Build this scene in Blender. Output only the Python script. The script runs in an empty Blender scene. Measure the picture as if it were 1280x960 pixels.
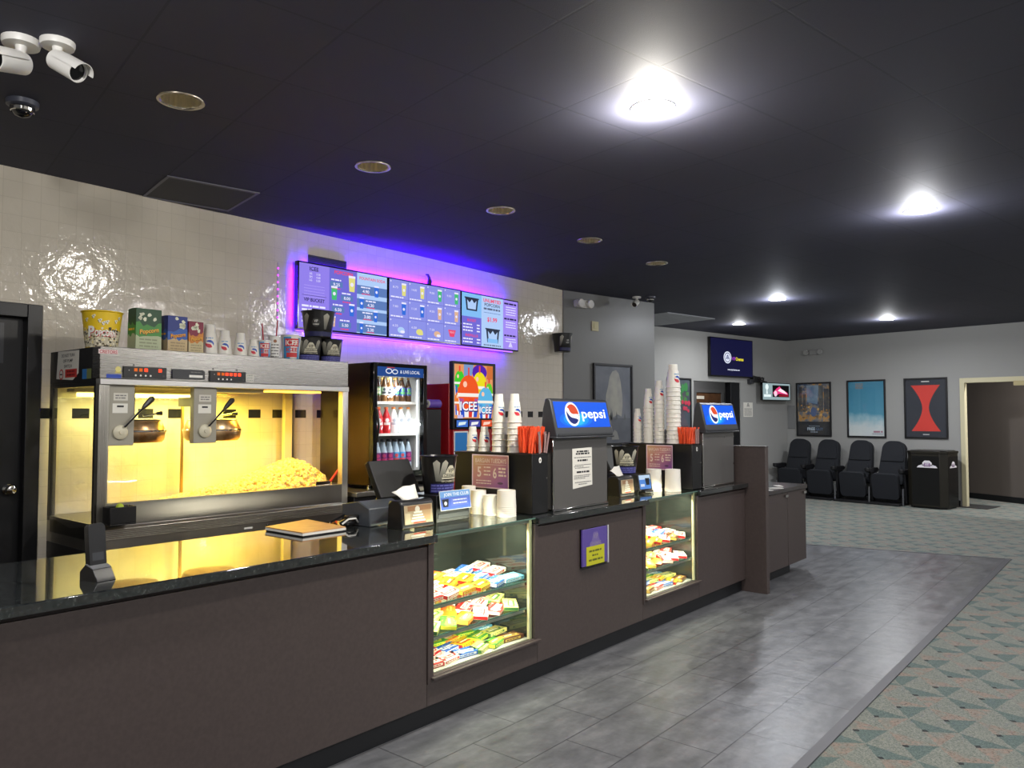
import bpy, math, random
from mathutils import Vector, Matrix
from mathutils.geometry import tessellate_polygon
random.seed(7)
SC = bpy.context.scene
COL = SC.collection
PI = math.pi

# ------------------------------------------------------------------ materials
def lin(c):
    c = c / 255.0
    return c / 12.92 if c <= 0.04045 else ((c + 0.055) / 1.055) ** 2.4
def S(r, g, b):
    return (lin(r), lin(g), lin(b), 1.0)
MATS = {}
def mat(name, col=(128, 128, 128), rough=0.5, metal=0.0, spec=0.5, es=0.0, ecol=None, coat=0.0):
    if name in MATS: return MATS[name]
    m = bpy.data.materials.new(name); m.use_nodes = True
    b = m.node_tree.nodes['Principled BSDF']
    b.inputs['Base Color'].default_value = S(*col)
    b.inputs['Roughness'].default_value = rough
    b.inputs['Metallic'].default_value = metal
    b.inputs['Specular IOR Level'].default_value = spec
    b.inputs['Coat Weight'].default_value = coat
    if es > 0:
        b.inputs['Emission Color'].default_value = S(*(ecol or col))
        b.inputs['Emission Strength'].default_value = es
    m.diffuse_color = S(*col)
    MATS[name] = m
    return m
def em(r, g, b, k=1.0):
    """a lit pixel of a screen or lamp: emits its own colour"""
    n = 'lit_%d_%d_%d_%d' % (r, g, b, int(k * 100))
    if n in MATS: return MATS[n]
    m = mat(n, (10, 10, 10), 0.5, spec=0.15, es=k, ecol=(r, g, b))
    return m
def pr(r, g, b, rough=0.55):
    return mat('print_%d_%d_%d_%d' % (r, g, b, int(rough * 100)), (r, g, b), rough)
class NT:
    """tiny node graph helper"""
    def __init__(self, m):
        self.t = m.node_tree; self.n = self.t.nodes; self.b = self.n['Principled BSDF']
    def new(self, ty, **kw):
        x = self.n.new(ty)
        for k, v in kw.items(): setattr(x, k, v)
        return x
    def link(self, a, b): self.t.links.new(a, b)
    def val(self, x, s):
        if isinstance(x, (int, float)): s.default_value = x
        else: self.link(x, s)
    def math(self, op, a, b=0.0, c=0.0):
        x = self.new('ShaderNodeMath', operation=op)
        self.val(a, x.inputs[0]); self.val(b, x.inputs[1]); self.val(c, x.inputs[2])
        return x.outputs[0]
    def coord(self, out='Object'):
        return self.new('ShaderNodeTexCoord').outputs[out]
    def xyz(self, v):
        s = self.new('ShaderNodeSeparateXYZ'); self.link(v, s.inputs[0]); return s.outputs
    def comb(self, x, y, z=0.0):
        c = self.new('ShaderNodeCombineXYZ'); self.val(x, c.inputs[0]); self.val(y, c.inputs[1]); self.val(z, c.inputs[2]); return c.outputs[0]
    def noise(self, v, scale, detail=3.0, rough=0.5):
        x = self.new('ShaderNodeTexNoise'); self.link(v, x.inputs['Vector'])
        x.inputs['Scale'].default_value = scale; x.inputs['Detail'].default_value = detail; x.inputs['Roughness'].default_value = rough
        return x.outputs['Fac']
    def ramp(self, f, stops, interp='LINEAR'):
        x = self.new('ShaderNodeValToRGB'); self.link(f, x.inputs[0]); e = x.color_ramp.elements
        x.color_ramp.interpolation = interp
        while len(e) < len(stops): e.new(0.5)
        for i, (p, c) in enumerate(stops): e[i].position = p; e[i].color = c
        return x.outputs[0]
    def mix(self, f, a, b):
        x = self.new('ShaderNodeMix', data_type='RGBA')
        self.val(f, x.inputs[0])
        for s, v in ((x.inputs[6], a), (x.inputs[7], b)):
            if isinstance(v, tuple): s.default_value = v
            else: self.link(v, s)
        return x.outputs[2]
    def bump(self, h, strength=0.3, dist=0.01, normal=None):
        x = self.new('ShaderNodeBump'); x.inputs['Strength'].default_value = strength; x.inputs['Distance'].default_value = dist
        self.link(h, x.inputs['Height'])
        if normal is not None: self.link(normal, x.inputs['Normal'])
        return x.outputs[0]
    def base(self, c): self.link(c, self.b.inputs['Base Color'])
    def normal(self, n): self.link(n, self.b.inputs['Normal'])
    def brick(self, v, w, h, mortar, offset=0.0, c1=(1, 1, 1, 1), c2=(1, 1, 1, 1), cm=(0, 0, 0, 1)):
        x = self.new('ShaderNodeTexBrick'); x.offset = offset; x.offset_frequency = 2; x.squash = 1.0
        self.link(v, x.inputs['Vector'])
        x.inputs['Color1'].default_value = c1; x.inputs['Color2'].default_value = c2; x.inputs['Mortar'].default_value = cm
        x.inputs['Scale'].default_value = 1.0; x.inputs['Mortar Size'].default_value = mortar; x.inputs['Mortar Smooth'].default_value = 0.1
        x.inputs['Bias'].default_value = 0.0
        x.inputs['Brick Width'].default_value = w; x.inputs['Row Height'].default_value = h
        return x.outputs

def m_noisy(name, c1, c2, scale, rough, bump=0.0, bs=200, spec=0.5, metal=0.0):
    m = mat(name, c1, rough, metal, spec); g = NT(m); o = g.coord()
    g.base(g.ramp(g.noise(o, scale, 4), [(0.35, S(*c1)), (0.65, S(*c2))]))
    if bump: g.normal(g.bump(g.noise(o, bs, 2), bump, 0.002))
    return m
def m_brushed(name, c, rough, sc=(4, 4, 220), metal=1.0):
    m = mat(name, c, rough, metal); g = NT(m); o = g.coord(); s = g.xyz(o)
    v = g.comb(g.math('MULTIPLY', s[0], sc[0]), g.math('MULTIPLY', s[1], sc[1]), g.math('MULTIPLY', s[2], sc[2]))
    n = g.noise(v, 1.0, 3)
    g.link(g.math('MULTIPLY_ADD', n, 0.08, rough - 0.04), g.b.inputs['Roughness'])
    g.normal(g.bump(n, 0.008, 0.001))
    return m
def m_glass(name, tint=(1, 1, 1, 1), refl=0.9, rough=0.0):
    m = bpy.data.materials.new(name); m.use_nodes = True
    t = m.node_tree; t.nodes.clear()
    out = t.nodes.new('ShaderNodeOutputMaterial'); mx = t.nodes.new('ShaderNodeMixShader')
    tr = t.nodes.new('ShaderNodeBsdfTransparent'); tr.inputs[0].default_value = tint
    gl = t.nodes.new('ShaderNodeBsdfGlossy'); gl.inputs['Roughness'].default_value = rough; gl.inputs[0].default_value = (refl, refl, refl, 1)
    lw = t.nodes.new('ShaderNodeLayerWeight'); pw = t.nodes.new('ShaderNodeMath'); pw.operation = 'POWER'; pw.inputs[1].default_value = 5.0
    ma = t.nodes.new('ShaderNodeMath'); ma.operation = 'MULTIPLY_ADD'; ma.inputs[1].default_value = 0.9; ma.inputs[2].default_value = 0.022
    t.links.new(lw.outputs['Facing'], pw.inputs[0]); t.links.new(pw.outputs[0], ma.inputs[0]); t.links.new(ma.outputs[0], mx.inputs[0]); t.links.new(tr.outputs[0], mx.inputs[1]); t.links.new(gl.outputs[0], mx.inputs[2])
    t.links.new(mx.outputs[0], out.inputs[0])
    MATS[name] = m
    return m

def m_walltile():
    m = mat('glazed_wall_tile', (202, 194, 180), 0.09, spec=0.5); g = NT(m); s = g.xyz(g.coord())
    T = 0.108
    v = g.comb(s[1], g.math('SUBTRACT', s[2], 1.574 - 14 * T))
    br = g.brick(v, T, T, 0.0018, 0.0, S(222, 213, 196), S(218, 209, 192), S(208, 199, 182))
    colm = g.math('FLOOR', g.math('DIVIDE', s[1], T))
    rowA = g.math('COMPARE', s[2], 1.614, 0.034)
    ca = g.math('COMPARE', g.math('FLOORED_MODULO', colm, 2.0), 0.0, 0.4)
    dark = g.math('MULTIPLY', rowA, ca)
    g.base(g.mix(dark, br['Color'], S(34, 34, 38)))
    n1 = g.noise(g.coord(), 11.0, 2)
    n2 = g.noise(g.coord(), 60.0, 2)
    h = g.math('ADD', g.math('MULTIPLY', n1, 0.012), g.math('MULTIPLY', n2, 0.0022))
    h = g.math('ADD', h, g.math('MULTIPLY', br['Fac'], -0.004))
    g.normal(g.bump(h, 0.35, 1.0))
    return m
def m_ceiling():
    m = mat('black_ceiling_tile', (66, 65, 72), 0.72, spec=0.3); g = NT(m); o = g.coord(); s = g.xyz(o)
    v = g.comb(g.math('ADD', s[0], 2.807 + 0.62 * 40), g.math('SUBTRACT', s[1], 1.445 - 0.62 * 40))
    br = g.brick(v, 0.62, 0.62, 0.006, 0.0, S(67, 68, 82), S(70, 70, 84), S(58, 59, 71))
    n = g.noise(o, 3.0, 4)
    g.base(g.mix(g.math('MULTIPLY', n, 0.25), br['Color'], S(60, 61, 74)))
    h = g.math('ADD', g.math('MULTIPLY', g.noise(o, 180, 2), 0.3), g.math('MULTIPLY', br['Fac'], -1.0))
    g.normal(g.bump(h, 0.5, 0.003))
    return m
def m_floortile():
    m = mat('grey_slate_floor_tile', (120, 120, 122), 0.3, spec=0.42); g = NT(m); o = g.coord(); s = g.xyz(o)
    v = g.comb(g.math('ADD', s[1], 65.0 + 0.327), g.math('SUBTRACT', s[0], 0.030 - 0.325 * 40))
    br = g.brick(v, 0.65, 0.325, 0.0035, 0.5, (0.48, 0.48, 0.48, 1), (0.54, 0.54, 0.54, 1), (0.25, 0.25, 0.25, 1))
    st = g.comb(g.math('MULTIPLY', s[0], 6.0), g.math('MULTIPLY', s[1], 2.2))
    n1 = g.noise(st, 1.6, 6, 0.62); n2 = g.noise(o, 26.0, 4)
    f = g.math('ADD', g.math('MULTIPLY', n1, 0.8), g.math('MULTIPLY', n2, 0.2))
    c = g.ramp(f, [(0.32, S(78, 79, 82)), (0.5, S(97, 98, 101)), (0.7, S(120, 120, 123))])
    c = g.mix(br['Fac'], c, S(62, 62, 66))
    g.base(c)
    g.link(g.math('MULTIPLY_ADD', n1, 0.20, 0.24), g.b.inputs['Roughness'])
    h = g.math('ADD', g.math('MULTIPLY', g.noise(o, 10.0, 3, 0.5), 0.006), g.math('MULTIPLY', br['Fac'], -0.0015))
    g.normal(g.bump(h, 0.45, 1.0))
    return m
def m_carpet():
    m = mat('patterned_carpet', (130, 140, 128), 0.95, spec=0.1); g = NT(m); o = g.coord(); s = g.xyz(o)
    wob = g.math('MULTIPLY', g.math('SUBTRACT', g.noise(o, 40, 2), 0.5), 0.06)
    gx = g.math('DIVIDE', g.math('ADD', s[0], 1.595), 0.2452); gy = g.math('DIVIDE', g.math('SUBTRACT', s[1], 4.267), 0.2425)
    gx = g.math('ADD', gx, wob); gy = g.math('ADD', gy, wob)
    fx = g.math('SUBTRACT', g.math('FRACT', gx), 0.5); fy = g.math('SUBTRACT', g.math('FRACT', gy), 0.5)
    par = g.math('LESS_THAN', g.math('FRACT', g.math('MULTIPLY', g.math('FLOOR', gy), 0.5)), 0.25)
    right = g.math('GREATER_THAN', fx, g.math('ABSOLUTE', fy))
    top = g.math('GREATER_THAN', fy, g.math('ABSOLUTE', fx))
    inv = g.math('SUBTRACT', 1.0, par)
    teal = g.math('ADD', g.math('MULTIPLY', right, par), g.math('MULTIPLY', top, inv))
    pink = g.math('ADD', g.math('MULTIPLY', top, par), g.math('MULTIPLY', right, inv))
    d = g.math('ADD', g.math('ABSOLUTE', fx), g.math('ABSOLUTE', fy))
    tip = g.math('MULTIPLY', teal, g.math('LESS_THAN', d, 0.15))
    spk = g.noise(o, 130, 2, 0.7); spk2 = g.noise(o, 75, 3, 0.7); big = g.noise(o, 16, 2)
    basec = g.ramp(spk, [(0.3, S(80, 86, 80)), (0.5, S(108, 113, 106)), (0.68, S(130, 131, 122))])
    tealc = g.ramp(spk, [(0.3, S(60, 76, 74)), (0.55, S(82, 97, 94)), (0.7, S(100, 113, 107))])
    pinkc = g.ramp(spk2, [(0.34, S(72, 70, 66)), (0.44, S(124, 102, 92)), (0.52, S(116, 116, 107)), (0.62, S(140, 112, 100))])
    c = g.mix(g.math('MULTIPLY', pink, g.ramp(big, [(0.40, (0.15,) * 3 + (1,)), (0.56, (.95, .95, .95, 1))])), basec, pinkc)
    c = g.mix(teal, c, tealc)
    c = g.mix(tip, c, S(34, 38, 40))
    g.base(c); g.normal(g.bump(g.noise(o, 320, 2), 0.5, 0.004))
    g.b.inputs['Sheen Weight'].default_value = 0.15
    return m
def m_paint(name, c, rough=0.6, bump=0.12):
    m = mat(name, c, rough, spec=0.4); g = NT(m); o = g.coord()
    g.normal(g.bump(g.noise(o, 140, 3), bump, 0.003))
    return m
def m_granite():
    m = mat('dark_granite_laminate', (34, 36, 38), 0.06, spec=0.9, coat=0.6); g = NT(m); o = g.coord()
    n = g.noise(o, 60, 5, 0.7)
    g.base(g.ramp(n, [(0.42, S(20, 22, 24)), (0.6, S(46, 50, 50)), (0.72, S(84, 88, 84))]))
    g.b.inputs['Coat Roughness'].default_value = 0.02
    return m
def m_gradient(name, stops, axis=(0, 0.7, 0.7), lo=-0.15, hi=0.15, rough=0.6, noise=0.0, nscale=8.0, es=0.0):
    """a printed colour blend across a part (object coordinates)"""
    m = mat(name, stops[0][1], rough); g = NT(m); o = g.coord(); s = g.xyz(o)
    v = g.math('ADD', g.math('ADD', g.math('MULTIPLY', s[0], axis[0]), g.math('MULTIPLY', s[1], axis[1])), g.math('MULTIPLY', s[2], axis[2]))
    f = g.math('DIVIDE', g.math('SUBTRACT', v, lo), hi - lo)
    if noise: f = g.math('ADD', f, g.math('MULTIPLY', g.math('SUBTRACT', g.noise(o, nscale, 5, 0.6), 0.5), noise))
    c = g.ramp(f, [(p, S(*k)) for p, k in stops])
    if es:
        g.b.inputs['Base Color'].default_value = S(10, 10, 10); g.link(c, g.b.inputs['Emission Color']); g.b.inputs['Emission Strength'].default_value = es
    else: g.base(c)
    return m

# ------------------------------------------------------------------ mesh builder
_TX = {}
def text_geo(s, bold=0.0, font_shear=0.0):
    k = (s, bold, font_shear)
    if k in _TX: return _TX[k]
    cu = bpy.data.curves.new('lettering', 'FONT'); cu.body = s; cu.offset = bold; cu.shear = font_shear; cu.resolution_u = 3
    cu.align_x = 'CENTER'
    o = bpy.data.objects.new('lettering', cu); COL.objects.link(o)
    dg = bpy.context.evaluated_depsgraph_get()
    me = bpy.data.meshes.new_from_object(o.evaluated_get(dg))
    vs = [(v.co.x, v.co.y) for v in me.vertices]; fs = [tuple(p.vertices) for p in me.polygons]
    bpy.data.objects.remove(o); bpy.data.curves.remove(cu); bpy.data.meshes.remove(me)
    if vs:
        x0 = min(v[0] for v in vs); x1 = max(v[0] for v in vs); y0 = min(v[1] for v in vs); y1 = max(v[1] for v in vs)
    else: x0 = x1 = y0 = y1 = 0
    _TX[k] = (vs, fs, (x0, x1, y0, y1))
    return _TX[k]

class MB:
    def __init__(s): s.v = []; s.f = []; s.m = []; s.mats = []; s.M = Matrix.Identity(4)
    def at(s, x=0, y=0, z=0, rx=0, ry=0, rz=0):
        s.M = Matrix.Translation((x, y, z)) @ Matrix.Rotation(rz, 4, 'Z') @ Matrix.Rotation(ry, 4, 'Y') @ Matrix.Rotation(rx, 4, 'X'); return s
    def add(s, vs, fs, mt):
        if mt not in s.mats: s.mats.append(mt)
        i = s.mats.index(mt); o = len(s.v)
        s.v += [tuple(s.M @ Vector(p)) for p in vs]; s.f += [tuple(o + k for k in f) for f in fs]; s.m += [i] * len(fs)
        return s
    def box(s, x0, x1, y0, y1, z0, z1, mt):
        v = [(x0, y0, z0), (x1, y0, z0), (x1, y1, z0), (x0, y1, z0), (x0, y0, z1), (x1, y0, z1), (x1, y1, z1), (x0, y1, z1)]
        return s.add(v, [(3, 2, 1, 0), (4, 5, 6, 7), (0, 1, 5, 4), (1, 2, 6, 5), (2, 3, 7, 6), (3, 0, 4, 7)], mt)
    def prism(s, poly, axis, a0, a1, mt):
        """extrude a closed outline along axis 'x','y' or 'z'; outline given in the two other axes, in order"""
        n = len(poly)
        def P(u, w, a): return {'x': (a, u, w), 'y': (u, a, w), 'z': (u, w, a)}[axis]
        v = [P(u, w, a0) for u, w in poly] + [P(u, w, a1) for u, w in poly]
        tr = tessellate_polygon([[Vector((u, w, 0)) for u, w in poly]])
        ar = sum(poly[i][0] * poly[(i + 1) % n][1] - poly[(i + 1) % n][0] * poly[i][1] for i in range(n))
        pos = (ar > 0) == (axis != 'y')
        ts = []
        for t in tr:
            a, b, c = [Vector((poly[k][0], poly[k][1])) for k in t]
            cr = (b - a).cross(c - a)
            ts.append(tuple(t) if cr > 0 else (t[0], t[2], t[1]))
        f = []
        fl = (axis == 'y')
        for t in ts:
            top = tuple(k + n for k in t); bot = (t[2], t[1], t[0])
            if fl: top = top[::-1]; bot = bot[::-1]
            f += [top, bot]
        for i in range(n):
            j = (i + 1) % n; q = (i, j, j + n, i + n)
            f.append(q if pos else q[::-1])
        return s.add(v, f, mt)
    def lathe(s, prof, mt, n=24, a0=0.0, a1=2 * PI, cap0=True, cap1=True):
        full = abs(a1 - a0 - 2 * PI) < 1e-6; k = n if full else n + 1
        v = []; f = []
        for r, z in prof:
            for i in range(k):
                a = a0 + (a1 - a0) * i / n; v.append((r * math.cos(a), r * math.sin(a), z))
        for j in range(len(prof) - 1):
            for i in range(n):
                i2 = (i + 1) % k
                f.append((j * k + i, j * k + i2, (j + 1) * k + i2, (j + 1) * k + i))
        if full and cap0 and prof[0][0] > 1e-5: f.append(tuple(range(k))[::-1])
        if full and cap1 and prof[-1][0] > 1e-5: f.append(tuple((len(prof) - 1) * k + i for i in range(k)))
        return s.add(v, f, mt)
    def tube(s, pts, r, mt, n=8):
        pts = [Vector(p) for p in pts]; rs = r if isinstance(r, (list, tuple)) else [r] * len(pts)
        v = []; f = []; up = None
        for i, p in enumerate(pts):
            d = (pts[min(i + 1, len(pts) - 1)] - pts[max(i - 1, 0)]).normalized()
            if up is None: up = Vector((0, 0, 1)) if abs(d.z) < 0.9 else Vector((1, 0, 0))
            u = (up - d * up.dot(d)).normalized(); w = d.cross(u); up = u
            for k in range(n):
                a = 2 * PI * k / n; v.append(tuple(p + (u * math.cos(a) + w * math.sin(a)) * rs[i]))
        for i in range(len(pts) - 1):
            for k in range(n):
                k2 = (k + 1) % n; f.append((i * n + k, i * n + k2, (i + 1) * n + k2, (i + 1) * n + k))
        f.append(tuple(range(n))[::-1]); f.append(tuple((len(pts) - 1) * n + k for k in range(n)))
        return s.add(v, f, mt)
    def ball(s, c, r, mt, n=12, m=8, sz=(1, 1, 1)):
        v = [(c[0], c[1], c[2] - r * sz[2])]; f = []
        for j in range(1, m):
            t = PI * j / m
            for i in range(n):
                a = 2 * PI * i / n
                v.append((c[0] + r * sz[0] * math.sin(t) * math.cos(a), c[1] + r * sz[1] * math.sin(t) * math.sin(a), c[2] - r * sz[2] * math.cos(t)))
        v.append((c[0], c[1], c[2] + r * sz[2])); L = len(v) - 1
        for i in range(n):
            i2 = (i + 1) % n
            f.append((0, 1 + i2, 1 + i)); f.append((L, L - n + i, L - n + i2))
            for j in range(m - 2):
                f.append((1 + j * n + i, 1 + j * n + i2, 1 + (j + 1) * n + i2, 1 + (j + 1) * n + i))
        return s.add(v, f, mt)
    def build(s, name, parent=None, loc=None, rot=None, bevel=0.0, seg=2, smooth=True, sharp=38, at=None):
        me = bpy.data.meshes.new(name); me.from_pydata(s.v, [], s.f)
        for m in s.mats: me.materials.append(m)
        me.polygons.foreach_set('material_index', s.m)
        if smooth:
            me.polygons.foreach_set('use_smooth', [True] * len(s.f)); me.set_sharp_from_angle(angle=math.radians(sharp))
        me.update()
        o = bpy.data.objects.new(name, me); COL.objects.link(o)
        if parent is not None: o.parent = parent
        if loc is not None: o.location = loc
        if rot is not None: o.rotation_euler = rot
        if bevel > 0:
            b = o.modifiers.new('edge_rounding', 'BEVEL'); b.width = bevel; b.segments = seg; b.limit_method = 'ANGLE'; b.angle_limit = math.radians(40)
            b.harden_normals = False
        return o

def rrect(w, h, r, n=4, cx=0.0, cy=0.0):
    p = []
    for (sx, sy, a) in ((1, -1, -PI / 2), (1, 1, 0), (-1, 1, PI / 2), (-1, -1, PI)):
        for k in range(n + 1):
            t = a + PI / 2 * k / n
            p.append((cx + sx * (w / 2 - r) + r * math.cos(t), cy + sy * (h / 2 - r) + r * math.sin(t)))
    return p

class Canvas:
    """draws flat print (rectangles, outlines, lettering) onto a face of a part; f maps (a right, b up, h out) to local space"""
    def __init__(s, mb, f, step=0.0006, seg=None): s.mb = mb; s.f = f; s.step = step; s.seg = seg
    @staticmethod
    def facing_x(x, y0, z0, k=1):      # looks along +x, right is +y
        return lambda a, b, h: (x + h * k, y0 + a * k, z0 + b)
    @staticmethod
    def facing_ny(y, x0, z0):          # looks along -y, right is +x
        return lambda a, b, h: (x0 + a, y - h, z0 + b)
    @staticmethod
    def plane(o, A, B):
        o, A, B = Vector(o), Vector(A).normalized(), Vector(B).normalized(); N = A.cross(B)
        return lambda a, b, h: tuple(o + A * a + B * b + N * h)
    @staticmethod
    def round(rf, a_mid=0.0):          # wraps a lathe of radius rf(z); angle a_mid faces the reader
        def f(a, b, h):
            r = rf(b); t = a_mid + a / max(r, 1e-4)
            return ((r + h) * math.cos(t), (r + h) * math.sin(t), b)
        return f
    def poly(s, pts, mt, L=1):
        if s.seg:                       # wrapped print: cut into narrow upright strips so that it hugs the curve
            a0 = min(p[0] for p in pts); a1 = max(p[0] for p in pts); k0 = math.floor(a0 / s.seg)
            if k0 * s.seg < a0 - 1e-9 or a1 > (k0 + 1) * s.seg:
                k = k0
                while k * s.seg < a1:
                    q = pts
                    for lim, sg in ((k * s.seg, 1), ((k + 1) * s.seg, -1)):
                        o = []
                        for i in range(len(q)):
                            P, Q = q[i], q[(i + 1) % len(q)]; ip, iq = (P[0] - lim) * sg >= 0, (Q[0] - lim) * sg >= 0
                            if ip: o.append(P)
                            if ip != iq: t = (lim - P[0]) / (Q[0] - P[0]); o.append((lim, P[1] + (Q[1] - P[1]) * t))
                        q = o
                        if not q: break
                    if len(q) > 2: s._flat(q, mt, L)
                    k += 1
                return s
        return s._flat(pts, mt, L)
    def _flat(s, pts, mt, L=1):
        h = L * s.step; tr = tessellate_polygon([[Vector((a, b, 0)) for a, b in pts]])
        fs = []
        for t in tr:
            A, B, C = [Vector(pts[k]) for k in t]
            fs.append(tuple(t) if (B - A).cross(C - A) > 0 else (t[0], t[2], t[1]))
        s.mb.add([s.f(a, b, h) for a, b in pts], fs, mt); return s
    def rect(s, a0, b0, a1, b1, mt, L=1):
        n = max(1, int(abs(a1 - a0) / s.seg + 0.999)) if s.seg else 1
        q = max(1, int(abs(b1 - b0) / (s.seg * 3) + 0.999)) if s.seg else 1
        v = []; f = []
        for j in range(q + 1):
            for i in range(n + 1): v.append(s.f(a0 + (a1 - a0) * i / n, b0 + (b1 - b0) * j / q, L * s.step))
        for j in range(q):
            for i in range(n): k = j * (n + 1) + i; f.append((k, k + 1, k + n + 2, k + n + 1))
        s.mb.add(v, f, mt); return s
    def disc(s, a, b, r, mt, L=1, n=20, ry=None):
        ry = ry or r
        return s.poly([(a + r * math.cos(2 * PI * i / n), b + ry * math.sin(2 * PI * i / n)) for i in range(n)], mt, L)
    def text(s, t, a, b, h, mt, L=2, w=None, bold=0.0, rot=0.0, shear=0.0):
        """lettering centred on (a, b), cap height h, squeezed or stretched to width w"""
        vs, fs, (x0, x1, y0, y1) = text_geo(t, bold, shear)
        if not vs: return s
        k = h / 0.72; kx = k if w is None else w / max(x1 - x0, 1e-4)
        cx = (x0 + x1) / 2; cy = 0.34; c, sn = math.cos(rot), math.sin(rot)
        P = []
        for x, y in vs:
            u, v_ = (x - cx) * kx, (y - cy) * k
            P.append(s.f(a + u * c - v_ * sn, b + u * sn + v_ * c, L * s.step))
        s.mb.add(P, fs, mt); return s
    def scribble(s, a0, a1, b, h, mt, L=2, seed=0):
        """a line of small print too fine to read: a row of word-length strokes"""
        r = random.Random(seed * 77 + int(b * 9999)); x = a0
        while x < a1 - h * 0.5:
            w = min(h * r.uniform(1.2, 4.5), a1 - x); s.rect(x, b - h / 2, x + w, b + h / 2, mt, L); x += w + h * 0.55
        return s

# ------------------------------------------------------------------ scene things
def tag(o, label, cat, group=None):
    o['label'] = label; o['category'] = cat
    if group: o['group'] = group
    return o
def thing(name, label, cat, loc=(0, 0, 0), rz=0.0, group=None):
    o = bpy.data.objects.new(name, None); COL.objects.link(o)
    o.location = loc; o.rotation_euler = (0, 0, rz); o.empty_display_size = 0.05
    return tag(o, label, cat, group)
def struct(o): o['kind'] = 'structure'; return o
KIDS = {}
def kids(root): return [c for c in bpy.data.objects if c.parent == root]
def dup(root, loc, rz, label, group=None, ks=None):
    r = root.copy(); COL.objects.link(r); r.location = loc; r.rotation_euler = (root.rotation_euler[0], root.rotation_euler[1], rz); r['label'] = label
    if group: r['group'] = group
    for ch in (ks if ks is not None else kids(root)):
        c = ch.copy(); COL.objects.link(c); c.parent = r
        for g in (GK.get(ch.name) or []):
            d = g.copy(); COL.objects.link(d); d.parent = c
    return r
GK = {}
ORD = ['first', 'second', 'third', 'fourth', 'fifth', 'sixth', 'seventh', 'eighth', 'ninth', 'tenth', 'eleventh', 'twelfth', 'thirteenth', 'fourteenth', 'fifteenth', 'sixteenth', 'seventeenth', 'eighteenth', 'nineteenth', 'twentieth']

# frame of the service counter: y runs along it, x points out to the lobby
TH = math.radians(10.48); ON = (-2.996, 0.0)
def K(n, s, z=0.0):
    return Vector((ON[0] + n * math.cos(TH) - s * math.sin(TH), ON[1] + n * math.sin(TH) + s * math.cos(TH), z))
CZ = 3.171        # ceiling
CT = 0.985        # counter top
YF = 14.807       # far wall
XT = -8.74        # wall with the television
XG = -6.95        # grey wall beside the tiled one
# ------------------------------------------------------------------ shared materials
M_TILE = m_walltile(); M_CEIL = m_ceiling(); M_FT = m_floortile(); M_CARP = m_carpet(); M_GRAN = m_granite()
M_GREY = m_paint('grey_wall_paint', (158, 158, 156)); M_GREY2 = m_paint('grey_wall_paint_shiny', (120, 120, 117), 0.4)
M_BROWN = m_paint('brown_wall_vinyl', (112, 104, 98), 0.7)
M_DKWALL = m_paint('dark_grey_wall_paint', (92, 94, 98), 0.6)
M_LAM = m_noisy('brown_laminate', (70, 60, 58), (76, 66, 63), 60, 0.42, 0.05, 400)
M_BLACK = mat('black_plastic', (16, 16, 18), 0.38)
M_BLACKG = mat('glossy_black', (8, 8, 10), 0.12)
M_BLKM = mat('black_painted_metal', (22, 22, 25), 0.45)
M_KICK = mat('black_rubber_base', (20, 22, 26), 0.5)
M_STEEL = m_brushed('brushed_stainless', (156, 153, 148), 0.27)
M_STEELD = m_brushed('brushed_stainless_dark', (158, 154, 148), 0.36)
M_CHROME = mat('chrome', (210, 208, 204), 0.08, 1.0)
M_ALU = mat('aluminium', (186, 182, 172), 0.3, 0.9)
M_WHITE = mat('white_plastic', (226, 224, 218), 0.4)
M_PAPER = mat('white_paper', (228, 225, 216), 0.7)
M_CUP = mat('white_paper_cup', (232, 228, 218), 0.45)
M_DKGREY = mat('dark_grey_plastic', (48, 50, 54), 0.45)
M_GLASS = m_glass('clear_glass'); M_GLASSG = m_glass('green_edge_glass', (0.93, 0.98, 0.95, 1))
M_GEDGE = mat('glass_edge', (92, 122, 110), 0.15)
M_CREAM = mat('cream_painted_steel', (206, 196, 158), 0.45)
M_INK = pr(28, 28, 32); M_INKL = pr(120, 118, 116); M_WPR = pr(236, 234, 228); M_RED = pr(196, 30, 34); M_BLUE = pr(24, 66, 160)

# ------------------------------------------------------------------ floor
mb = MB(); mb.box(-11.5, 5.0, -4.6, 17.6, -0.12, -0.004, M_CARP); struct(mb.build('floor', smooth=False))
def edge_far(n): return 9.26 + 0.2167 * n
tp = [(-0.75, -4.0), (1.645, -4.0), (1.645, edge_far(1.645)), (-0.9, edge_far(-0.9)), (-0.9, 6.0), (-0.75, 6.0)]
mb = MB(); mb.prism(tp, 'z', -0.003, 0.0, M_FT)
struct(mb.build('floor_tiles', loc=(ON[0], ON[1], 0), rot=(0, 0, TH), smooth=False))
mb = MB(); M_STRIP = mat('grey_floor_strip', (84, 84, 88), 0.5)
mb.prism([(1.645, -4.0), (1.70, -4.0), (1.70, edge_far(1.70) + 0.03), (-0.9, edge_far(-0.9) + 0.03), (-0.9, edge_far(-0.9)), (1.645, edge_far(1.645))], 'z', -0.003, 0.004, M_STRIP)
struct(mb.build('trim_1', loc=(ON[0], ON[1], 0), rot=(0, 0, TH), smooth=False))

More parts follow.
